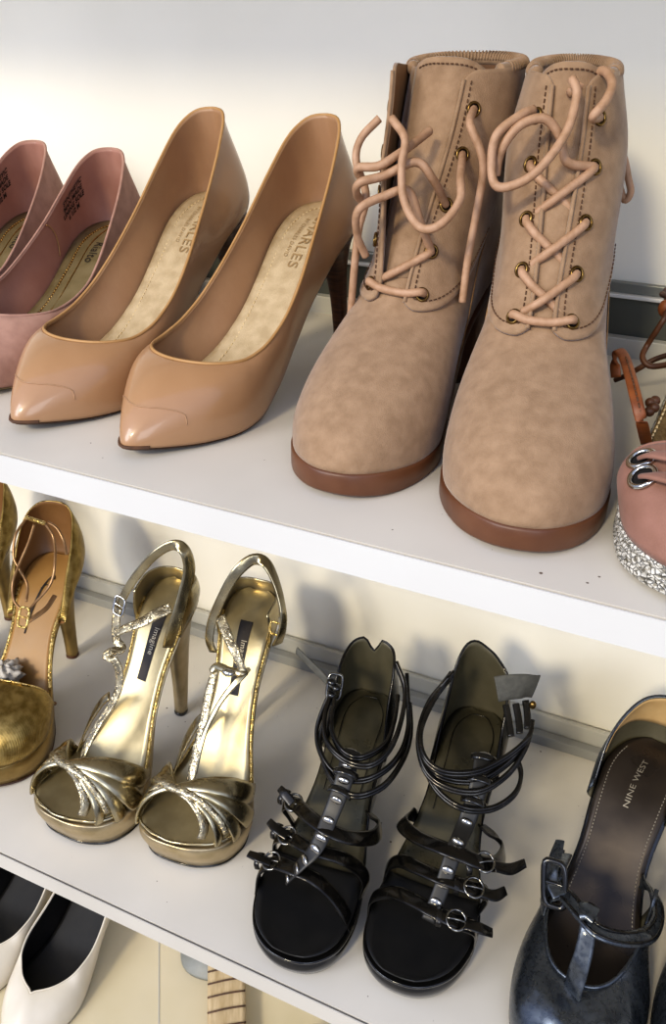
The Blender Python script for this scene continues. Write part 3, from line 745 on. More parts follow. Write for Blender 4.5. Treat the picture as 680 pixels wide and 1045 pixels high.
# ------------------------------------------------------------------ sandal parts
def cap(la, y0, hgt, m, lining, parent, name='vamp', k=20, nst=60, lead=.5, up=.5, back=0.0, shape=.8, wide=0.0, ytoe=None, dz=.0005, base=0.0, solid=.0018, bp=1.5):
    """closed toe cap: feather edge rises to a back edge across the foot at y0; back(q) pulls its middle forward"""
    R = la.ring(0, dz); n = la.n; idx = [i for i in range(len(R)) if R[i, 1] >= y0-.004]
    P = R[idx]; t = nrm((np.roll(R, -1, 0)-np.roll(R, 1, 0))*[1, 1, 0])[idx]; nn = np.stack([t[:, 1], -t[:, 0], 0*t[:, 0]], 1)
    s = np.concatenate([[0], np.cumsum(np.linalg.norm(np.diff(P, axis=0), axis=1))]); s /= s[-1]
    g = []; top = []
    for i, q in enumerate(s):
        a = PI*(1-(.5+.5*(2*q-1)*abs(2*q-1)**.25)); a = PI*q
        y = y0+back*math.sin(a)**bp
        w = float(la.w(y0))+wide; x = w*math.copysign(abs(math.cos(a))**shape, math.cos(a))
        z = float(la.zf(y))+dz+base+(hgt-base)*math.sin(a)**.75
        T_ = A([x+float(la.c(y0))+la.lean*z, y, z]); B = P[i]; d = math.sin(a)
        C1 = B+nn[i]*.004+A([0, 0, 1])*(.010+.75*up*hgt*d); C2 = T_+nn[i]*(.005+lead*max(0, B[1]-y)*d)-A([0, 0, 1])*(.006*(1-d)+.004)
        g.append(bez(B, C1, C2, T_, k)); top.append(T_)
    g = A(g); o = MB().grid(g).build(name, [m, lining], parent, solid=(solid, -1, 1, 0))
    return o, g, A(top)
def counter(la, u1, hf, m, lining, parent, name='heel_counter', k=14, out=.004, lean_in=.006, dz=.0, thick=.0016, rimm=None):
    """wall round the heel: hf(u) height above the footbed, u = arc fraction from heel back (0) to u1; signed for the two sides"""
    R = la.ring(-.0005, dz); n = la.n; N2 = len(R); m_ = int(u1*n)
    t = nrm((np.roll(R, -1, 0)-np.roll(R, 1, 0))*[1, 1, 0]); nn = np.stack([t[:, 1], -t[:, 0], 0*t[:, 0]], 1)
    g = []
    for i in range(-m_, m_+1):
        h = hf(i/n); B = R[i % N2]; nv = nn[i % N2]
        T_ = B+A([la.lean*h, 0, h])-nv*lean_in*min(1, h/.05)
        g.append(bez(B, B+nv*out+A([0, 0, h*.3]), T_+nv*out*.7-A([0, 0, h*.3]), T_, k))
    g = A(g); o = MB().grid(g).build(name, [m, lining], parent, solid=(thick, -1, 1, 0))
    if rimm: MB().tube(g[:, -1], .0009, curve=False, k=6).build('piping', rimm, o)
    return o, g
def outward(cx=0.0, cy=.10, z0=0.0):
    return lambda p: nrm(A([p[0]-cx, (p[1]-cy)*.6, max(p[2]-z0, .0)*.0+.0001]))
def upout(la, f=.35):
    """normal of the foot surface under a strap point"""
    def N(p):
        y = float(np.clip(p[1], .01, la.L-.01)); z = float(la.zf(y)); k = float(la.slope(y))
        c = A([float(la.c(y))+la.lean*p[2], y, z-f*.02])
        v = p-c; v[1] = 0; v = nrm(v); v = v+A([0, -k*.6, 0]); return nrm(v)
    return N
def radial(c):
    c = A(c)
    return lambda p: nrm((A(p)-c)*[1, 1, .15])
def strap_part(name, pts, w, m, parent, N, th=.0018, n=48, dome=.25, label=None):
    return MB().strap(pts, w, N, th=th, n=n, dome=dome).build(name, m, parent, label=label)
def frame_buckle(c, u, v, w, h, r, m, parent, prong=True, name='buckle'):
    """rectangular wire frame in the plane of u, v"""
    c, u, v = A(c), nrm(u), nrm(v); pts = []
    for a in np.linspace(0, 2*PI, 33)[:-1]:
        x, y = math.cos(a), math.sin(a); k = (abs(x)**5+abs(y)**5)**(-1/5)
        pts.append(c+u*x*k*w/2+v*y*k*h/2)
    mb = MB().tube(pts, r, closed=True, curve=False, k=7)
    if prong: mb.tube([c-u*w/2, c+np.cross(u, v)*.0008, c+u*w*.55], r*.7, n=8, k=6)
    return mb.build(name, m, parent)
def platform(la, m, parent, edge, y_sole=.12, inset=.004, spring=.006, name='platform', ball=.0):
    """front slab down to the ground, thin waist behind it"""
    L = la.L
    def bot(y):
        y = np.asarray(y, float); f = np.clip((y-y_sole)/.035, 0, 1); f = f*f*(3-2*f)
        g = np.clip((y-(L-.05))/.05, 0, 1)**2*spring
        return (la.zf(y)-.006)*(1-f)+(g+.0016)*f
    lv = []
    for ins, mode in ((.0008, 0), (0, .001), (-.0004, .35), (inset*.5, .7), (inset, 1)):
        r = la.ring(ins, 0)
        b = np.minimum(bot(r[:, 1]), r[:, 2]-.001)
        r[:, 2] = r[:, 2]*(1-mode)+b*mode if mode != .001 else r[:, 2]-.001
        lv.append(r)
    p = slab_rings(lv).build(name, m, parent)
    r0 = la.ring(inset-.0006, 0); b = np.minimum(bot(r0[:, 1]), r0[:, 2]-.001)+.0002; r1 = r0.copy(); r0[:, 2] = b; r1[:, 2] = np.where(r0[:, 1] > y_sole+.02, np.maximum(b-.0018, 0), b-.0018)
    slab_rings([r0, r1]).build('outsole', edge, parent)
    return p
# ------------------------------------------------------------------ strappy gold platform sandals
def gold_last(lean=0.0):
    out = [(0, 0), (.013, .002), (.0235, .011), (.0285, .030), (.0265, .055), (.0225, .085), (.0260, .112), (.0355, .137), (.0440, .160), (.0465, .180), (.0410, .202), (.0230, .2150), (0, .218)]
    return Last(out, .218, [(0, .155), (.02, .152), (.045, .141), (.075, .114), (.10, .086), (.125, .057), (.15, .039), (.175, .031), (.20, .031), (.218, .034)],
                cy=[(0, .0), (.05, -.005), (.1, -.011), (.16, -.0125), (.218, -.002)], lean=lean)
def gold_sandal(label, loc, rz, group, tipx=0.0):
    o = thing('platform_sandal', label, 'sandal', loc, rz, group)
    la = gold_last()
    platform(la, M['gold_edge'], o, M['black_patent'], y_sole=.105, inset=.005)
    ins = insole(la, M['gold_insole'], o, dz=.0025, inset=.003)
    # beaded edge along the insole
    for sg in (1, -1):
        P = [la.bed(y, sg, .0025, .0012) for y in np.linspace(.035, .150, 24)]
        MB().tube(P, .0016, n=80, k=6).build('beaded_edge', M['yellow_glint'], ins)
    P = [la.bed(y, a, .003, .0015) for y, a in [(.165, -1), (.19, -1), (.205, -.98), (.2125, -.75), (.2155, -.3), (.2160, 0), (.2155, .3), (.2125, .75), (.205, .98), (.19, 1), (.165, 1)]]
    MB().tube(P, .0014, n=80, k=6).build('toe_welt', M['gold_smooth'], ins)
    stiletto(la, .15, M['gold_edge'], o, yb=(.002, .020), yf=(.052, .034), tip=.0062, power=3.4, top_dz=-.004, hw=.026, tipx=tipx)
    # black maker label on the insole
    lab = MB().grid([[la.bed(y, a, .0047, .003) for a in np.linspace(-.22, .30, 6)] for y in np.linspace(.040, .092, 14)]).build('insole_label', M['ink'], ins, label='black label strip with small silver lettering')
    text_mesh('label_lettering', 'Imagine', .0085, M['silver'], lab, bedfn(la, .066, dz=.0060, x0=-.001))
    return o, la, ins
def fan(o, la):
    """pleated straps meeting in a knot over the toes, laid over the foot shape"""
    N = upout(la)
    hh = pch([.11, .14, .17, .20, .215], [.048, .047, .042, .033, .024])
    def path(y1, p1, y0=.188, p0=78, rise=.0, n=9, wadd=.0, bow=0):
        return [la.F(y0+(y1-y0)*t+bow*math.sin(PI*t), p0+(p1-p0)*t, float(hh(y0+(y1-y0)*t))+rise*math.sin(PI*t)+.003*(1-t), wadd*t) for t in np.linspace(0, 1, n)]
    S = [(.146, 183, .006, [.007, .013, .018, .020, .019, .016], 'gold_smooth', .004), (.168, 183, .004, [.007, .012, .018, .020, .018], 'gold_smooth', .003),
         (.188, 182, .003, [.006, .011, .016, .017, .015], 'gold_smooth', 0), (.204, 172, .002, [.006, .009, .013, .014, .012], 'gold_smooth', 0),
         (.2105, 150, .002, [.006, .009, .011, .011, .010], 'gold', 0),
         (.203, 0, .003, [.007, .011, .015, .015, .011], 'gold_smooth', 0), (.188, -2, .005, [.007, .012, .017, .018, .015], 'gold', 0),
         (.171, -1, .008, [.007, .013, .019, .019, .016], 'gold_smooth', -.003), (.153, -3, .006, [.007, .012, .016, .016, .014], 'gold_smooth', -.004)]
    for i, (y1, p1, ri, w, mt, bow) in enumerate(S):
        strap_part('pleated_strap', path(y1, p1, rise=ri, bow=bow), w, M[mt], o, N, th=.0018+.0002*(i % 3), dome=1.1)
    pa = path(.168, 8, y0=.190, p0=76)[::-1][2:]+path(.200, 168, y0=.190, p0=76)[1:-1]
    pa = [A(p)+N(p)*.0035 for p in pa]
    band = strap_part('crossing_band', pa, [.006, .008, .0085, .008, .008, .006], M['gold'], o, N, th=.003, dome=.8)
    strap_part('rear_band', [la.F(.150-.026*math.sin(math.radians(p)), p, .048) for p in (0, 18, 36, 54, 70)], [.012, .013, .012, .009], M['gold_smooth'], o, N, th=.0018)
    return band
gr, gla, gins = gold_sandal('gold strappy platform sandal, right one with square metal strap keeper beside its black label', loc=(-0.3520, 0.6010, 0.6743), rz=math.radians(185.2), group='gold strappy platform sandals', tipx=.010)
fan(gr, gla)
C = A([.0, .045, .17]); RN = radial(C); UN = upout(gla)
strap_part('t_strap', [(-0.0042, 0.1815, 0.0600), (-0.0048, 0.1709, 0.0740), (-0.0030, 0.1514, 0.0920), (-0.0023, 0.1383, 0.1060), (-0.0013, 0.1259, 0.1220), (-0.0016, 0.1146, 0.1360), (-0.0016, 0.1078, 0.1420)], [.008, .0085, .009, .009, .009, .0085, .007], M['gold'], gr, UN)
strap_part('t_strap', [(-0.0064, 0.1703, 0.0740), (-0.0057, 0.1483, 0.0960), (-0.0110, 0.1346, 0.1150), (-0.0183, 0.1236, 0.1300), (-0.0263, 0.1145, 0.1410), (-0.0313, 0.1060, 0.1470)], [.006, .0055, .005, .005, .006, .007], M['gold_smooth'], gr, UN)
strap_part('sling_strap', [(0.0088, 0.0902, 0.1460), (0.0125, 0.0891, 0.1580), (0.0110, 0.0833, 0.1770), (0.0006, 0.0784, 0.2050), (-0.0111, 0.0716, 0.2280), (-0.0224, 0.0617, 0.2380), (-0.0351, 0.0605, 0.2360), (-0.0467, 0.0646, 0.2170), (-0.0554, 0.0734, 0.1960), (-0.0551, 0.0761, 0.1780), (-0.0495, 0.0753, 0.1600)], [.010, .010, .0095, .009, .0095, .011, .010, .008, .007, .009, .012], M['gold_smooth'], gr, RN, n=80)
strap_part('cross_strap', [(0.0024, 0.0837, 0.1840), (-0.0098, 0.0958, 0.1760), (-0.0213, 0.1049, 0.1660), (-0.0295, 0.1096, 0.1540), (-0.0327, 0.1109, 0.1480)], [.009, .0095, .009, .008, .006], M['gold'], gr, UN)
strap_part('knot_band', [(0.0006, 0.1114, 0.1420), (-0.0043, 0.1086, 0.1470), (-0.0178, 0.1119, 0.1490), (-0.0310, 0.1112, 0.1500), (-0.0333, 0.1037, 0.1480)], [.006, .008, .007, .007, .004], M['gold_smooth'], gr, UN, th=.003)
MB().ellipsoid([(-0.0192, 0.1166, 0.1510)][0], (.006, .004, .0035)).build('knot', M['steel'], gr)
frame_buckle([(-0.0471, 0.0733, 0.1760)][0], (1, 0, .1), (0, -.5, 1), .010, .011, .0012, M['yellow_glint'], gr, prong=False, name='strap_keeper')
def hcg(u): return .016+.022*(abs(u)/.27)**1.6
counter(gla, .27, hcg, M['gold_smooth'], M['gold_insole'], gr, out=.003, lean_in=.002)

gl, gla2, gins2 = gold_sandal('gold strappy platform sandal with silver buckle on its ankle strap, left of its pair', loc=(-0.4200, 0.5830, 0.6743), rz=math.radians(177), group='gold strappy platform sandals')
fan(gl, gla2)
strap_part('t_strap', [(-0.0001, 0.1754, 0.0600), (-0.0009, 0.1643, 0.0740), (-0.0040, 0.1472, 0.0900), (-0.0104, 0.1359, 0.1040), (-0.0136, 0.1258, 0.1200), (-0.0114, 0.1204, 0.1350), (-0.0047, 0.1185, 0.1460)], [.010, .010, .009, .0085, .008, .008, .007], M['gold'], gl, UN)
strap_part('sling_strap', [(0.0068, 0.0901, 0.1800), (0.0004, 0.0853, 0.1970), (-0.0123, 0.0807, 0.2180), (-0.0289, 0.0732, 0.2400), (-0.0430, 0.0649, 0.2500), (-0.0539, 0.0628, 0.2470), (-0.0573, 0.0625, 0.2280), (-0.0559, 0.0708, 0.2070), (-0.0532, 0.0803, 0.1860), (-0.0489, 0.0858, 0.1680), (-0.0429, 0.0863, 0.1500)], [.008, .008, .008, .008, .009, .011, .013, .013, .012, .012, .010], M['gold_smooth'], gl, RN, n=80)
strap_part('cross_strap', [(0.0051, 0.1004, 0.1580), (-0.0037, 0.0961, 0.1640), (-0.0182, 0.0901, 0.1720), (-0.0298, 0.0807, 0.1800), (-0.0390, 0.0717, 0.1840)], [.008, .009, .010, .011, .010], M['gold'], gl, UN)
strap_part('side_strap', [(0.0100, 0.0846, 0.1820), (0.0091, 0.0938, 0.1680), (0.0049, 0.1017, 0.1520), (-0.0046, 0.1058, 0.1470), (0.0013, 0.1150, 0.1480), (0.0043, 0.1189, 0.1450), (-0.0031, 0.1185, 0.1430)], [.009, .010, .010, .008, .009, .008, .006], M['gold'], gl, UN, n=60)
frame_buckle([(0.0049, 0.0917, 0.1840)][0], (1, 0, .2), (0, -.5, 1), .011, .017, .0013, M['steel'], gl)
counter(gla2, .27, hcg, M['gold_smooth'], M['gold_insole'], gl, out=.003, lean_in=.002)
# ------------------------------------------------------------------ yellow gold ankle-strap platforms
def ankle_gold():
    o = thing('ankle_strap_pump', 'yellow gold snake-texture platform shoe with ankle cords and a black script mark', 'shoe', loc=(-0.6000, 0.6000, 0.6743), rz=math.radians(192), group='yellow gold ankle-strap platforms')
    out = [(0, 0), (.014, .002), (.0255, .012), (.0305, .032), (.0285, .060), (.0250, .088), (.0290, .115), (.0395, .140), (.0475, .163), (.0485, .186), (.0405, .209), (.0210, .2255), (0, .23)]
    la = Last(out, .23, [(0, .128), (.02, .125), (.045, .116), (.075, .094), (.10, .072), (.125, .048), (.15, .034), (.175, .028), (.20, .028), (.23, .031)], cy=[(0, 0), (.06, -.001), (.12, -.005), (.17, -.006), (.23, .0)])
    platform(la, M['yellow_smooth'], o, M['dark_sole'], y_sole=.105, inset=.003)
    ins = insole(la, M['tan_insole'], o, dz=.0025, inset=.0025)
    for sg in (1, -1):
        P = [la.bed(y, sg, .0030, .0010) for y in np.linspace(.045, .128, 24)]
        MB().tube(P, .0021, n=80, k=6).build('glitter_edge', M['yellow_glint'], ins)
    stiletto(la, .125, M['yellow_smooth'], o, yb=(.002, .012), yf=(.052, .026), tip=.0065, power=3.2, top_dz=-.004, hw=.028, tipm=M['heel_wood'])
    v, g, top = cap(la, .142, .046, M['yellow_gold'], M['tan_lining'], o, back=.012, base=.010, wide=.001)
    MB().tube(top, .001, curve=False, k=6).build('piping', M['yellow_glint'], v)
    hk = pch([0, .05, .12, .2, .28, .34], [.072, .071, .062, .042, .020, .004])
    c, cg = counter(la, .34, lambda u: float(hk(abs(u))), M['yellow_ribbed'], M['tan_lining'], o, out=.012, lean_in=.000)
    RN = radial((.0, .05, .17))
    R1 = [[(-0.0057, 0.0627, 0.2150), (-0.0018, 0.0798, 0.2050), (-0.0040, 0.0931, 0.1880), (-0.0120, 0.0992, 0.1780), (-0.0218, 0.1058, 0.1650), (-0.0265, 0.1192, 0.1550)],
          [(-0.0182, 0.0698, 0.2140), (-0.0168, 0.0832, 0.2000), (-0.0132, 0.0989, 0.1850), (-0.0124, 0.1147, 0.1720), (-0.0153, 0.1227, 0.1580), (-0.0233, 0.1263, 0.1500)],
          [(-0.0278, 0.0656, 0.2140), (-0.0378, 0.0708, 0.2000), (-0.0479, 0.0928, 0.1840), (-0.0461, 0.1044, 0.1680), (-0.0367, 0.1199, 0.1560), (-0.0322, 0.1307, 0.1500)],
          [(-0.0306, 0.0647, 0.2150), (-0.0419, 0.0686, 0.2120), (-0.0509, 0.0747, 0.2020), (-0.0534, 0.0778, 0.1880)]]
    for P in R1: MB().tube(P, .0014, n=60, k=7).build('ankle_cord', M['gold_cord'], o)
    MB().tube([(-0.0068, 0.0639, 0.2170), (-0.0288, 0.0688, 0.2160)], .0022, n=6, k=8, curve=False).build('cord_keeper', M['yellow_glint'], o)
    P = [(-0.0415, 0.0931, 0.1460), (-0.0453, 0.1152, 0.1480), (-0.0406, 0.1266, 0.1460), (-0.0327, 0.1343, 0.1420)]
    strap_part('strap_tail', P, .005, M['gold_cord'], o, upout(la), th=.0014)
    frame_buckle([(-0.0326, 0.1370, 0.1500)][0], (1, .0, .1), (.0, -.6, .8), .010, .019, .0013, M['yellow_glint'], o)
    # black script stroke on the insole
    def on(px): return [la.bed(y, a, .0050, .003) for y, a in px]
    mk = MB(); z = [(.036, -.10), (.040, -.02), (.050, .10), (.064, .22), (.078, .34), (.090, .40)]
    mk.tube(on(z), [.0005, .0011, .0013, .0013, .0012, .0008], n=30, k=6, ry=.0003)
    mk.tube(on([(.036, -.10), (.035, -.2), (.039, -.26)]), .0009, n=10, k=6, ry=.0003).tube(on([(.046, -.16), (.046, .0), (.050, .14)]), .0007, n=8, k=6, ry=.0003)
    mk.build('script_mark', M['ink'], ins)
    return o
g0 = ankle_gold()
g1 = dup(g0, 'ankle_strap_pump', 'yellow gold snake-texture platform shoe cut off by the left edge', (-.718, .625, S2), math.radians(192))
t_ = MB(); rr = np.random.default_rng(3)
a = np.linspace(.05, PI-.05, 22); b = np.linspace(0, 2*PI, 40, endpoint=False)
gg = []
for p in a:
    row = []
    for q in b:
        k = 1+.22*math.sin(5*q+3*p)*math.sin(4*p)+.14*math.sin(9*q-5*p)+.08*math.sin(17*q+11*p)
        row.append((.016*k*math.sin(p)*math.cos(q), .016*k*math.sin(p)*math.sin(q), .010*k*math.cos(p)))
    gg.append(row)
ti = t_.grid(gg, cv=True).build('crumpled_tissue', mat('tissue_paper', '#a9a297', '#c2bbb0', .8, nscale=60, bump=.5, bscale=90, bdist=.002))
ti.location = (-.578, .468, S2+.066); tag(ti, 'grey white crumpled tissue stuffed in the yellow gold shoe', 'tissue')
# ------------------------------------------------------------------ black buckled sandals
def black_sandal(label, loc, rz, D):
    o = thing('buckled_sandal', label, 'sandal', loc, rz, 'black buckled strappy sandals')
    out = [(0, 0), (.013, .002), (.0240, .011), (.0290, .032), (.0280, .060), (.0270, .088), (.0305, .115), (.0370, .140), (.0430, .168), (.0430, .194), (.0355, .219), (.0195, .2345), (0, .239)]
    la = Last(out, .239, [(0, .092), (.02, .089), (.045, .082), (.075, .068), (.10, .055), (.125, .041), (.15, .030), (.175, .0245), (.20, .024), (.239, .026)], cy=[(0, 0), (.1, D['c'][0]), (.17, D['c'][1]), (.239, D['c'][2])])
    # platform and wedge
    def bot(y):
        y = np.asarray(y, float); g = np.clip((y-.195)/.044, 0, 1)**2*.005; w = .020*np.clip(1-((y-.115)/.03)**2, 0, 1)
        return g+w
    lv = []
    for ins, md in ((.0006, 0), (0, .001), (-.0002, .10), (.0012, .14), (.0012, .18), (-.0002, .24), (.0005, .6), (.004, 1)):
        r = la.ring(0, 0); b = np.minimum(bot(r[:, 1]), r[:, 2]-.002); extra = np.clip((.10-r[:, 1])/.1, 0, 1)*.006*md
        r2 = la.ring(ins, 0); r2[:, 2] = r[:, 2]*(1-md)+b*md
        r2[:, 0] *= (1-.35*md*np.clip((.11-r2[:, 1])/.09, 0, 1)); lv.append(r2)
    slab_rings(lv).build('wedge_platform', M['black_patent'], o)
    ins = insole(la, M['black_insole'], o, dz=.0022, inset=.002, y1=.165)
    g = [[la.bed(y, a, .0030, .0022) for a in np.linspace(-1, 1, 13)] for y in .155+(.2365-.155)*np.sin(np.linspace(0, PI/2, 30))]
    MB().grid(g).build('toe_pad', M['black_suede'], o, solid=(.0012, -1), label='matt black toe pad')
    P = [la.bed(y, a, .0042, .002) for y, a in ((.10, -.62), (.06, -.66), (.03, -.66), (.012, -.4), (.009, 0), (.012, .4), (.03, .66), (.06, .66), (.10, .62))]
    MB().tube(P, .0004, n=80, k=5).build('insole_seam', M['black_metal'], ins)
    N = upout(la, .6)
    for P, w, bi, tail in D['straps']:
        P = [A(p) for p in P]
        for e_ in (0, -1):
            y_ = float(P[e_][1]); sg_ = 1 if P[e_][0] > float(la.c(y_)) else -1
            P[e_] = A([float(la.c(y_))+sg_*(float(la.w(y_))-.001), y_, float(la.zf(y_))-.001])
        s = strap_part('toe_strap', P, w, M['black_metal'], o, N, th=.0020)
        for off in (.36, -.36):
            pass
        c = A(P[bi]); d = nrm(A(P[bi+1])-A(P[bi-1])); nn = nrm(N(c)+A([0, .5, 1.3])); d = nrm(d-(d@nn)*nn); v = nrm(np.cross(nn, d))
        MB().torus(c+nn*.0028, nn, .0075, .0011, up=v).tube([c-d*.0075+nn*.003, c+nn*.0042, c+d*.0078+nn*.003], .0008, n=8, k=6).build('buckle', M['nickel'], s)
        e = c-d*.013; MB().strap([e-v*.0065-nn*.002, e-v*.0045+nn*.0022, e+nn*.0032, e+v*.0045+nn*.0022, e+v*.0065-nn*.002], .0045, lambda p: nn, th=.0014, n=16).build('strap_keeper', M['black_metal'], s)
    for P, n_ in D['rings']:
        RNn = radial(D['ankle'])
        Q = crv(P, 90)
        MB().tube(Q+[0, 0, .0017], .0018, curve=False, k=8).tube(Q-[0, 0, .0017], .0018, curve=False, k=8).build('ankle_strap', M['black_metal'], o)
    # studded centre strip
    cs = strap_part('centre_strip', D['centre'], D.get('cw', [.016, .015, .014, .013, .012, .011]), M['black_patent'], o, N, th=.0016, n=60)
    cs.data.materials[0] = M['black_toe']
    cc = crv(D['centre'], 100)
    for f in D['studs']:
        p = cc[int(f*99)]; d = nrm(cc[min(99, int(f*99)+2)]-cc[max(0, int(f*99)-2)]); nn = N(p); v = nrm(np.cross(nn, d))
        mb = MB(); a = np.linspace(0, 2*PI, 18, endpoint=False); rings = []
        for rr_, hh in ((1, .0008), (.95, .0024), (.6, .0036), (.15, .0040)):
            rings.append(p+rr_*(np.cos(a)[:, None]*v*.0052+np.sin(a)[:, None]*d*.0026)+nn*hh)
        mb.grid(rings, cv=True).loop_cap(rings[-1]); mb.build('stud', M['steel'], cs)
    for k_ in range(3):
        f = .04+.13*k_; p = cc[int(f*99)]; d = nrm(cc[int(f*99)+2]-cc[max(0, int(f*99)-2)]); nn = N(p); v = nrm(np.cross(nn, d))
        MB().strap([p-v*.010, p-v*.006+nn*.004, p+nn*.0052, p+v*.006+nn*.004, p+v*.010], .0055, lambda q: nn, th=.0016, n=14).build('loop', M['black_patent'], cs)
    c, g = counter(la, .30, D['hc'], M['black_metal'], M['black_lining'], o, out=.005, lean_in=.004, rimm=M['black_metal'])
    return o, la, c
BLd = dict(c=(.0, .002, -.002), ankle=(0, .05, .13),
  straps=[([(0.0433, 0.1885, 0.0300), (0.0430, 0.1840, 0.0420), (0.0319, 0.1823, 0.0560), (0.0128, 0.1894, 0.0660), (-0.0073, 0.1919, 0.0660), (-0.0229, 0.1917, 0.0520), (-0.0335, 0.1933, 0.0380), (-0.0399, 0.1948, 0.0280)], .0125, 2, 0),
          ([(0.0423, 0.1556, 0.0360), (0.0394, 0.1574, 0.0520), (0.0251, 0.1637, 0.0680), (0.0005, 0.1771, 0.0800), (-0.0217, 0.1740, 0.0760), (-0.0345, 0.1665, 0.0600), (-0.0428, 0.1647, 0.0440), (-0.0457, 0.1677, 0.0340)], .0125, 2, 0),
          ([(0.0453, 0.1289, 0.0440), (0.0432, 0.1288, 0.0600), (0.0297, 0.1372, 0.0770), (0.0098, 0.1557, 0.0900), (-0.0106, 0.1663, 0.0940), (-0.0289, 0.1612, 0.0860), (-0.0417, 0.1407, 0.0680), (-0.0409, 0.1176, 0.0540), (-0.0304, 0.1045, 0.0460)], .0125, 2, 0)],
  rings=[([(0.0162, 0.0780, 0.1580), (0.0156, 0.1002, 0.1480), (0.0076, 0.1185, 0.1400), (-0.0123, 0.1301, 0.1360), (-0.0324, 0.1285, 0.1360), (-0.0442, 0.1128, 0.1420), (-0.0477, 0.0907, 0.1540), (-0.0443, 0.0672, 0.1680), (-0.0323, 0.0531, 0.1820)], 0),
         ([(0.0130, 0.0822, 0.1560), (0.0071, 0.1073, 0.1440), (-0.0076, 0.1236, 0.1390), (-0.0238, 0.1247, 0.1380), (-0.0395, 0.1077, 0.1420), (-0.0415, 0.0886, 0.1500), (-0.0392, 0.0686, 0.1600)], 0),
         ([(0.0182, 0.0924, 0.1400), (0.0155, 0.1127, 0.1260), (-0.0030, 0.1366, 0.1180), (-0.0249, 0.1452, 0.1160), (-0.0453, 0.1313, 0.1200), (-0.0548, 0.1063, 0.1280), (-0.0562, 0.0882, 0.1400), (-0.0496, 0.0682, 0.1540)], 0),
         ([(0.0170, 0.0728, 0.1600), (0.0219, 0.1019, 0.1340), (0.0096, 0.1224, 0.1240), (-0.0094, 0.1332, 0.1190), (-0.0314, 0.1287, 0.1200), (-0.0490, 0.1095, 0.1280), (-0.0527, 0.0845, 0.1420), (-0.0414, 0.0489, 0.1680)], 0)],
  centre=[(-0.0144, 0.1182, 0.1360), (-0.0140, 0.1398, 0.1220), (-0.0097, 0.1564, 0.1020), (-0.0049, 0.1782, 0.0860), (0.0045, 0.1890, 0.0740), (0.0149, 0.1953, 0.0580)],
  studs=(.02, .12, .22, .36, .50, .62, .70, .80, .88, .98),
  hc=lambda u: float(pch([-.30, -.22, -.12, -.03, .0, .04, .12, .22, .30], [.004, .045, .066, .070, .056, .070, .064, .046, .004])(u)))
bl, bla, blc = black_sandal('black buckled strappy sandal on the left, strap tail sticking out behind', loc=(-0.2090, 0.5770, 0.6743), rz=math.radians(185.8), D=BLd)
strap_part('strap_tail', [(0.0596, 0.0498, 0.1680), (0.0439, 0.0600, 0.1660), (0.0275, 0.0707, 0.1640), (0.0166, 0.0766, 0.1600)], .0075, M['grey_suede'], bl, radial((0, .05, .1)), th=.0014)
for P in ([(0.0316, 0.1870, 0.0620), (0.0425, 0.1874, 0.0640), (0.0522, 0.1852, 0.0620)], [(0.0244, 0.1675, 0.0740), (0.0358, 0.1649, 0.0760), (0.0444, 0.1589, 0.0740)], [(0.0298, 0.1416, 0.0830), (0.0396, 0.1367, 0.0860), (0.0450, 0.1321, 0.0850)]):
    strap_part('strap_tail', P, [.008, .008, .006], M['black_metal'], bl, upout(bla, .6), th=.0014)
frame_buckle([(0.0148, 0.0770, 0.1620)][0], (1, .2, .1), (0, -.5, 1), .012, .022, .0014, M['nickel'], bl)
mb = MB()
for k_ in range(3): mb.ellipsoid([(0.0163, 0.0805, 0.1700), (0.0115, 0.0818, 0.1660), (0.0154, 0.0828, 0.1580)][k_], (.004, .004, .003))
mb.build('buckle_studs', M['black_patent'], bl)
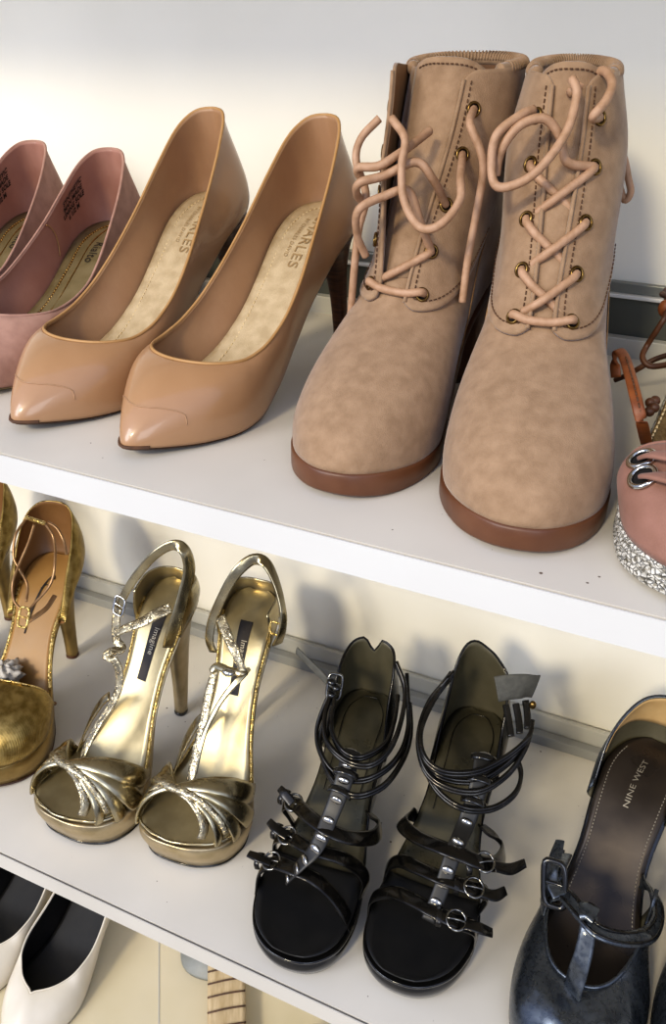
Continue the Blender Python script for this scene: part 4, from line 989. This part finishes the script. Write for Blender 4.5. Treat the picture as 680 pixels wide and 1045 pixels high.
BRd = dict(c=(.0, -.002, .002), ankle=(0, .05, .13),
  straps=[([(0.0401, 0.1907, 0.0260), (0.0400, 0.1877, 0.0400), (0.0236, 0.1884, 0.0560), (0.0037, 0.1967, 0.0680), (-0.0135, 0.2025, 0.0720), (-0.0303, 0.2013, 0.0680), (-0.0429, 0.1922, 0.0540), (-0.0497, 0.1810, 0.0360)], .0125, 5, 0),
          ([(0.0294, 0.1610, 0.0340), (0.0362, 0.1608, 0.0480), (0.0255, 0.1644, 0.0640), (0.0099, 0.1736, 0.0760), (-0.0126, 0.1812, 0.0840), (-0.0370, 0.1781, 0.0800), (-0.0469, 0.1688, 0.0660), (-0.0511, 0.1569, 0.0440)], .0125, 5, 0),
          ([(0.0187, 0.1064, 0.0480), (0.0330, 0.1111, 0.0580), (0.0342, 0.1342, 0.0720), (0.0167, 0.1539, 0.0860), (-0.0070, 0.1653, 0.0980), (-0.0277, 0.1664, 0.0980), (-0.0403, 0.1620, 0.0920), (-0.0495, 0.1441, 0.0760), (-0.0479, 0.1136, 0.0580), (-0.0408, 0.0969, 0.0500)], .0125, 6, 0)],
  rings=[([(0.0189, 0.0574, 0.1800), (0.0284, 0.0772, 0.1660), (0.0318, 0.1024, 0.1520), (0.0232, 0.1231, 0.1440), (0.0058, 0.1286, 0.1390), (-0.0195, 0.1181, 0.1390), (-0.0398, 0.0989, 0.1460), (-0.0514, 0.0839, 0.1560), (-0.0519, 0.0701, 0.1620)], 0),
         ([(0.0216, 0.0627, 0.1780), (0.0333, 0.0824, 0.1600), (0.0331, 0.1075, 0.1440), (0.0195, 0.1273, 0.1320), (-0.0011, 0.1325, 0.1270), (-0.0249, 0.1258, 0.1270), (-0.0426, 0.1057, 0.1340), (-0.0507, 0.0864, 0.1460), (-0.0522, 0.0718, 0.1560)], 0),
         ([(0.0291, 0.1136, 0.1380), (0.0116, 0.1297, 0.1220), (-0.0124, 0.1385, 0.1170), (-0.0356, 0.1291, 0.1150), (-0.0503, 0.1118, 0.1200), (-0.0516, 0.0960, 0.1280), (-0.0425, 0.0849, 0.1380)], 0),
         ([(0.0218, 0.0550, 0.1760), (0.0316, 0.0766, 0.1600), (0.0332, 0.1016, 0.1440), (0.0234, 0.1207, 0.1350), (0.0040, 0.1266, 0.1300), (-0.0219, 0.1180, 0.1300), (-0.0400, 0.0996, 0.1380), (-0.0505, 0.0837, 0.1500)], 0)],
  centre=[(-0.0213, 0.1002, 0.1420), (-0.0229, 0.1211, 0.1280), (-0.0201, 0.1398, 0.1060), (-0.0170, 0.1642, 0.0980), (-0.0144, 0.1865, 0.0800), (-0.0106, 0.2066, 0.0640)],
  studs=(.02, .15, .28, .42, .55, .64, .72, .80, .90, .97),
  hc=lambda u: float(pch([-.30, -.22, -.14, -.06, .0, .06, .12, .22, .30], [.004, .040, .056, .066, .078, .086, .078, .040, .004])(u)))
br, brla, brc = black_sandal('black buckled strappy sandal on the right, grey elastic panel at its ankle', loc=(-0.1150, 0.5970, 0.6743), rz=math.radians(182.3), D=BRd)
strap_part('elastic_panel', [(-0.0162, 0.0458, 0.1640), (-0.0252, 0.0418, 0.1660), (-0.0373, 0.0354, 0.1660), (-0.0462, 0.0269, 0.1620)], .023, M['grey_suede'], br, (0, 1, .3), th=.002, label='grey elastic panel')
for k_, (x_, y_) in enumerate(((510, 742), (520, 740), (530, 736))):
    pass
for P in ([(-0.0262, 0.0461, 0.1500), (-0.0321, 0.0584, 0.1440), (-0.0368, 0.0705, 0.1400)], [(-0.0340, 0.0439, 0.1520), (-0.0395, 0.0551, 0.1460), (-0.0431, 0.0664, 0.1420)], [(-0.0412, 0.0393, 0.1540), (-0.0457, 0.0508, 0.1490), (-0.0484, 0.0625, 0.1460)]):
    strap_part('side_strap', P, .006, M['black_patent'], br, (0, .8, .4), th=.003)
MB().ellipsoid([(-0.0479, 0.0463, 0.1580)][0], (.003, .003, .004)).build('snap', M['brass'], br)
for P in ([(-0.0380, 0.2022, 0.0700), (-0.0483, 0.2013, 0.0700), (-0.0576, 0.1961, 0.0620)], [(-0.0432, 0.1783, 0.0800), (-0.0534, 0.1746, 0.0760), (-0.0600, 0.1658, 0.0740)], [(-0.0485, 0.1598, 0.0900), (-0.0600, 0.1531, 0.0840), (-0.0695, 0.1418, 0.0820)]):
    strap_part('strap_tail', P, [.009, .009, .007], M['black_metal'], br, upout(brla, .6), th=.0014)
# ------------------------------------------------------------------ pewter shoes, lower right
def pewter():
    o = thing('mary_jane', 'dark pewter crinkled leather shoe with a buckled strap and cream heel lining', 'shoe', loc=(0.0450, 0.6120, 0.6743), rz=math.radians(175.3), group='pewter mary jane shoes')
    out = [(0, 0), (.014, .002), (.0265, .012), (.0325, .034), (.0310, .065), (.0290, .095), (.0340, .125), (.0430, .152), (.0490, .178), (.0490, .210), (.0410, .243), (.0215, .267), (0, .272)]
    la = Last(out, .272, [(0, .104), (.02, .101), (.045, .091), (.075, .070), (.105, .044), (.135, .022), (.165, .009), (.21, .005), (.272, .010)], cy=[(0, -.004), (.05, .008), (.1, .010), (.17, .006), (.272, .0)])
    ins = insole(la, M['pewter_insole'], o, dz=.0025, inset=.0025)
    sole(la, .004, M['black_patent'], o, top=.0005)
    stiletto(la, .10, M['black_patent'], o, yb=(.003, .014), yf=(.054, .030), tip=.0068, power=3, top_dz=-.003, hw=.029)
    v, g, top = cap(la, .125, .040, M['pewter'], M['black_lining'], o, back=.086, base=.044, bp=.8, wide=.003, shape=.8, lead=.45, up=.45)
    MB().tube(top, .0016, curve=False, k=6).build('piping', M['pewter'], v)
    hk = pch([0, .06, .14, .22, .28], [.056, .054, .040, .024, .010])
    c, cg = counter(la, .27, lambda u: float(hk(abs(u))), M['pewter'], M['black_lining'], o, out=.006, lean_in=.002, rimm=M['black_patent'])
    # cream lining patch inside the back of the counter
    i0, i1 = int(len(cg)*.10), int(len(cg)*.92)
    lin = []
    for i in range(i0, i1):
        q = (i-i0)/(i1-i0-1); lo = .42+.25*abs(2*q-1)**2+.06*math.sin(9*q)
        cen = cg[:, 8].mean(0); row = []
        for t in np.linspace(lo, .97, 8):
            p = cg[i, 0]*0+A([np.interp(t*13, range(14), cg[i, :, c_]) for c_ in range(3)]); d = nrm((cen-p)*[1, 1, 0]); row.append(p+d*.0026)
        lin.append(row)
    MB().grid(lin).build('heel_lining', M['cream_lining'], c, solid=(.0006, 1), label='cream lining patch peeling inside the heel')
    for sg in (1, -1):
        P = [la.bed(y, sg*.80, .0042, .002) for y in np.linspace(.02, .14, 16)]
        stitches(P, .0005, M['silver'], ins, gap=.003)
    text_mesh('insole_lettering', 'NINE WEST', .0066, M['silver'], ins, (lambda f: (lambda u, v_: f(-u, -v_)))(bedfn(la, .046, dz=.0046, x0=.002)), sx=1.25)
    N = upout(la, .6)
    P = [(0.0438, 0.1751, 0.0760), (0.0330, 0.1767, 0.0880), (0.0169, 0.1907, 0.0940), (0.0037, 0.1982, 0.0940), (-0.0137, 0.1908, 0.0880), (-0.0284, 0.1710, 0.0760), (-0.0336, 0.1455, 0.0640), (-0.0294, 0.1254, 0.0620), (-0.0201, 0.1090, 0.0550), (-0.0107, 0.0989, 0.0440)]
    st = strap_part('instep_strap', P, .0125, M['pewter'], o, N, th=.0022, n=70)
    for off in (-.3, .3):
        Q = A(crv(P, 60)); T_ = nrm(np.gradient(Q, axis=0)); NN = A([N(p) for p in Q]); S_ = np.cross(T_, NN)
        MB().tube(Q+S_*off*.0125+NN*.0016, .0010, curve=False, k=6).build('cord', M['black_metal'], st)
    strap_part('t_bar', [(0.0117, 0.1902, 0.0960), (0.0099, 0.2002, 0.0920), (0.0084, 0.2093, 0.0800), (0.0085, 0.2162, 0.0660), (0.0088, 0.2200, 0.0470)], [.012, .012, .013, .015, .018], M['pewter'], o, N, th=.0024)
    strap_part('loop', [(0.0186, 0.1914, 0.0970), (0.0136, 0.1901, 0.0990), (0.0075, 0.1912, 0.0980)], .014, M['pewter'], o, N, th=.004)
    b = [(0.0417, 0.1745, 0.0920)][0]
    frame_buckle(b, (1, .15, .0), (.25, -.45, .85), .016, .034, .0024, M['black_patent'], o)
    strap_part('strap_tail', [(0.0480, 0.1409, 0.1000), (0.0472, 0.1561, 0.0980), (0.0454, 0.1698, 0.0920), (0.0351, 0.1798, 0.0880)], [.007, .010, .011, .012], M['pewter'], o, N, th=.002)
    strap_part('side_strap', [(0.0464, 0.1744, 0.0600), (0.0453, 0.1708, 0.0780), (0.0435, 0.1621, 0.0900), (0.0416, 0.1394, 0.0860)], [.018, .014, .012, .010], M['pewter'], o, N, th=.002)
    return o
pw = pewter()
dup(pw, 'mary_jane', 'dark pewter crinkled leather shoe, only its left side in view at the right edge', (.142, .618, S2), math.radians(177))

# ------------------------------------------------------------------ rose suede espadrille, right
def espadrille():
    o = thing('espadrille', 'rose suede lace-up espadrille with white rope sole and brown leather ties', 'shoe', loc=(0.0310, 0.5940, 1.1000), rz=math.radians(181))
    out = [(0, 0), (.016, .002), (.0320, .014), (.0380, .040), (.0395, .075), (.0425, .110), (.0475, .145), (.0510, .175), (.0515, .200), (.0440, .228), (.0245, .247), (0, .252)]
    la = Last(out, .252, [(0, .052), (.04, .048), (.09, .038), (.14, .024), (.19, .018), (.252, .018)], cy=[(0, .002), (.1, .003), (.18, .002), (.252, .0)])
    lv = []
    for ins_, md in ((.0008, 0), (-.0008, .10), (0, .24), (.0012, .30), (-.0004, .42), (-.0004, .56), (.0012, .62), (-.0006, .74), (0, .90), (.003, 1)):
        r = la.ring(ins_, .001); b = np.clip((r[:, 1]-.21)/.042, 0, 1)**2*.004; r[:, 2] = r[:, 2]*(1-md)+b*md; lv.append(r)
    slab_rings(lv).build('rope_sole', M['rope_white'], o)
    ins = insole(la, M['jute'], o, dz=.0022, inset=.0015)
    for sg in (1, -1):
        for a_ in (.97, .78):
            stitches([la.bed(y, sg*a_, .0042, .002) for y in np.linspace(.02, .19, 16)], .0006, M['thread_light'], ins, gap=.004)
    v, g, top = cap(la, .183, .038, M['esp_suede'], M['pink_lining'], o, back=.006, base=.012, wide=.001, shape=.7, lead=.5, up=.62)
    MB().tube(top, .0009, curve=False, k=6).build('piping', M['esp_suede'], v)
    def VP(q, t):
        i = q*(len(g)-1); j = t*(g.shape[1]-1); i0, j0 = int(i), int(j); p = g[i0, j0]; a = g[min(i0+1, len(g)-1), j0]-g[max(i0-1, 0), j0]; b = g[i0, min(j0+1, g.shape[1]-1)]-g[i0, max(j0-1, 0)]
        nn = nrm(np.cross(a, b)); nn = nn if nn[2] > 0 else -nn; return p, nn
    for (q, t) in ((.30, .76), (.33, .60), (.62, .76), (.60, .60)):
        p, nn = VP(q, t)
        e = MB().torus(p+nn*.0012, nn, .0062, .0014); e.disc(p+nn*.0004, nn, .0055, .0004, m=1); e.build('eyelet', [M['steel'], M['hole']], v)
    for t in (.76, .60):
        q0, q1 = (.30, .62) if t == .76 else (.33, .60)
        P = []
        for f in np.linspace(0, 1, 9):
            p, nn = VP(q0+(q1-q0)*f, t); P.append(p+nn*(.0015+.0055*math.sin(PI*f)**.5))
        strap_part('lace', P, [.005, .009, .009, .009, .005], M['esp_suede'], v, (0, .1, 1), th=.002)
    tie = [[(0.0477, 0.1413, 0.0300), (0.0522, 0.1557, 0.0480), (0.0578, 0.1483, 0.0580), (0.0640, 0.1266, 0.0620), (0.0704, 0.0989, 0.0620), (0.0756, 0.0781, 0.0580), (0.0766, 0.0731, 0.0500), (0.0741, 0.0742, 0.0400)]]
    s = strap_part('ankle_tie', tie[0], .0062, M['brown_tie'], o, (.3, .2, 1), th=.0016, n=70)
    stitches(A(crv(tie[0], 40))[4:26]+[0, 0, .0016], .0005, M['thread_dark'], s, gap=.004, duty=.7)
    for P in ([(0.0584, -0.0116, 0.0740), (0.0539, 0.0355, 0.0730), (0.0568, 0.0426, 0.0640), (0.0611, 0.0408, 0.0520), (0.0624, 0.0469, 0.0460), (0.0577, 0.0502, 0.0420), (0.0498, 0.0466, 0.0420), (0.0402, 0.0384, 0.0440)],
              [(0.0792, -0.0016, 0.0100), (0.0718, 0.0016, 0.0160), (0.0638, 0.0045, 0.0240), (0.0562, 0.0020, 0.0300), (0.0471, -0.0007, 0.0340), (0.0376, -0.0032, 0.0360)],
              [(0.0598, 0.0070, 0.0760), (0.0539, 0.0264, 0.0780), (0.0472, 0.0479, 0.0700), (0.0458, 0.0550, 0.0600)]):
        MB().tube(P, .0019, n=60, k=8).build('ankle_tie', M['dark_tie'], o)
    MB().ellipsoid([(0.0543, 0.0326, 0.0740)][0], (.0055, .004, .006)).build('knot', M['brown_tie'], o)
    mb = MB()
    for c in [(0.0508, 0.1072, 0.0400), (0.0480, 0.1137, 0.0400), (0.0501, 0.1157, 0.0380), (0.0485, 0.1030, 0.0400)]: mb.ellipsoid(c, (.003, .003, .003))
    mb.build('tie_bead', M['dark_tie'], o)
    return o
espadrille()

# ------------------------------------------------------------------ pink pumps, left
def pink(label, toe, heel):
    tx, ty = toe; hx, hy = heel; dx, dy = tx-hx, ty-hy; D = math.hypot(dx, dy); ux, uy = dx/D, dy/D
    loc = (hx-ux*.012, hy-uy*.012, S1)
    o, la, ins, g, top = pump(label, M['pink'], M['pink_lining'], M['gold_foot'], M['gold_edge'], M['pink'], L=D+.012, H=.066, group='dusty pink suede pumps', loc=loc, rz=math.atan2(-ux, uy), lean=.05, style='pink', wx=1.08)
    for a_, mt, r in ((.70, 'gold_pipe', .0009), (.42, 'gold_pipe', .0006)):
        P = [la.bed(y, a, .0048, .002) for y, a in ((.17, -a_), (.12, -a_), (.08, -a_), (.045, -a_), (.022, -a_*.8), (.012, -.25), (.011, .2), (.02, a_*.8), (.045, a_), (.08, a_), (.12, a_), (.17, a_))]
        stitches(P, r, M[mt], ins, gap=.003, duty=.8) if a_ > .5 else MB().tube(P, r, n=90, k=5).build('piping', M[mt], ins)
    text_mesh('insole_script', 'Rialto', .011, M['ink'], ins, bedfn(la, .055, x0=.004))
    # lining seam and printed size block inside the quarter
    n2 = len(g); cen = g[:, 12].mean(0)
    def W(i, t, off=.0030):
        i = i % n2; i0 = int(i); f = i-i0; j = t*(g.shape[1]-1); j0 = min(int(j), g.shape[1]-2); fj = j-j0
        def G_(a, b): return g[a % n2, b]
        p = G_(i0, j0)*(1-f)*(1-fj)+G_(i0+1, j0)*f*(1-fj)+G_(i0, j0+1)*(1-f)*fj+G_(i0+1, j0+1)*f*fj
        du = G_(i0+1, j0)-G_(i0-1, j0); dv = G_(i0, j0+1)-G_(i0, max(j0-1, 0)); nn = nrm(np.cross(du, dv))
        c = A([float(la.c(p[1]))+la.lean*p[2], p[1]+.01, p[2]])
        if nn@(c-p) < 0: nn = -nn
        return p+nn*off, nn, np.linalg.norm(du)/2, np.linalg.norm(dv)/(2 if j0 else 1)*(g.shape[1]-1)
    P = [W(24-3*math.sin(PI*t), t, .0026)[0] for t in np.linspace(.25, .97, 10)]
    MB().tube(P, .0005, n=30, k=5).build('lining_seam', M['nude_edge'], o)
    _, _, si, sj = W(12, .7)
    def fn(u, v): p, nn, _, _ = W(13-u/si, .64+v/sj, .0022); return p, nn
    text_mesh('size_print', 'SYNTHETIC\nMAN MADE\nLINING SOLE\n6 1/2 M', .0058, M['ink'], o, fn, ext=.0002)
    return o
pink('dusty pink suede pump next to the nude pumps', (-.452, .380), (-.480, .620))
pink('dusty pink suede pump cut off by the left edge', (-.543, .384), (-.568, .628))

# ------------------------------------------------------------------ bottom board: ivory pumps, fretted neck, black shoe
def ivory(label, loc, rz, mt='white_leather', H=.06, group='ivory leather pumps', wx=1.30, L_=.285):
    return pump(label, M[mt], M['black_inside'], M['black_inside'], M['black_patent'], M[mt], L=L_, H=H, group=group, loc=loc, rz=rz, style='plain', wx=wx, drop=-.004)
ivory('ivory leather pointed pump with black lining, partly under the shelf edge', (-.597, .612, S3), math.radians(187))
ivory('ivory leather pointed pump cut off by the lower left corner', (-.700, .622, S3), math.radians(187))
ivory('black leather shoe barely showing below the lower shelf edge', (-.222, .492, S3), math.radians(184), mt='black_patent', H=.02, group=None, L_=.25)
d = nrm(A([-.026, .043])); ang = math.atan2(-d[0], d[1])
nk = thing('guitar_neck', 'pale wooden neck with dark frets on the base board', 'guitar neck', (-.353, .483, S3+.0022), ang)
MB().grid([[(x, y, .020-.0012*(x/.022)**2+.0*y) for x in np.linspace(-.0235, .0235, 9)] for y in np.linspace(-.10, .075, 10)]).build('fretboard', M['fretwood'], nk, solid=(.006, -1))
MB().sweep([(0, -.10, .006), (0, .075, .006)], [(.0235*math.cos(a), .008*math.sin(a)-(.0 if math.sin(a) > 0 else 0)) for a in np.linspace(0, 2*PI, 20, endpoint=False)], (0, 0, 1)).build('neck_back', M['fretwood'], nk)
for k_, y in enumerate((-.072, -.045, -.020, .000, .019, .036, .052, .064)):
    MB().tube([(-.0235, y-.002, .0195), (0, y, .0212), (.0235, y+.002, .0195)], .0011, n=8, k=6).build('fret', M['fret'], nk)
pts = [(-.004, .045), (-.034, .052), (-.052, .064), (-.060, .082), (-.058, .11), (-.05, .14), (.02, .14), (.024, .08), (.022, .05)]
rg = crv(pts, 60, closed=True)
MB().grid([np.c_[rg, np.full(60, z)] for z in (.002, .008)], cv=True).loop_cap(np.c_[rg, np.full(60, .008)]).loop_cap(np.c_[rg, np.full(60, .002)]).build('headstock', M['grey_plastic'], nk, label='rounded grey headstock')
gl.location.x -= .006; gr.location.x += .004; bl.location.x -= .004; br.location.x += .004
BL.o.scale = (.93, 1, 1); BL.o.location.x -= .0045; BR.o.location.x += .0015; BR.o.scale = (.955, 1, 1); ti.location.z += .003
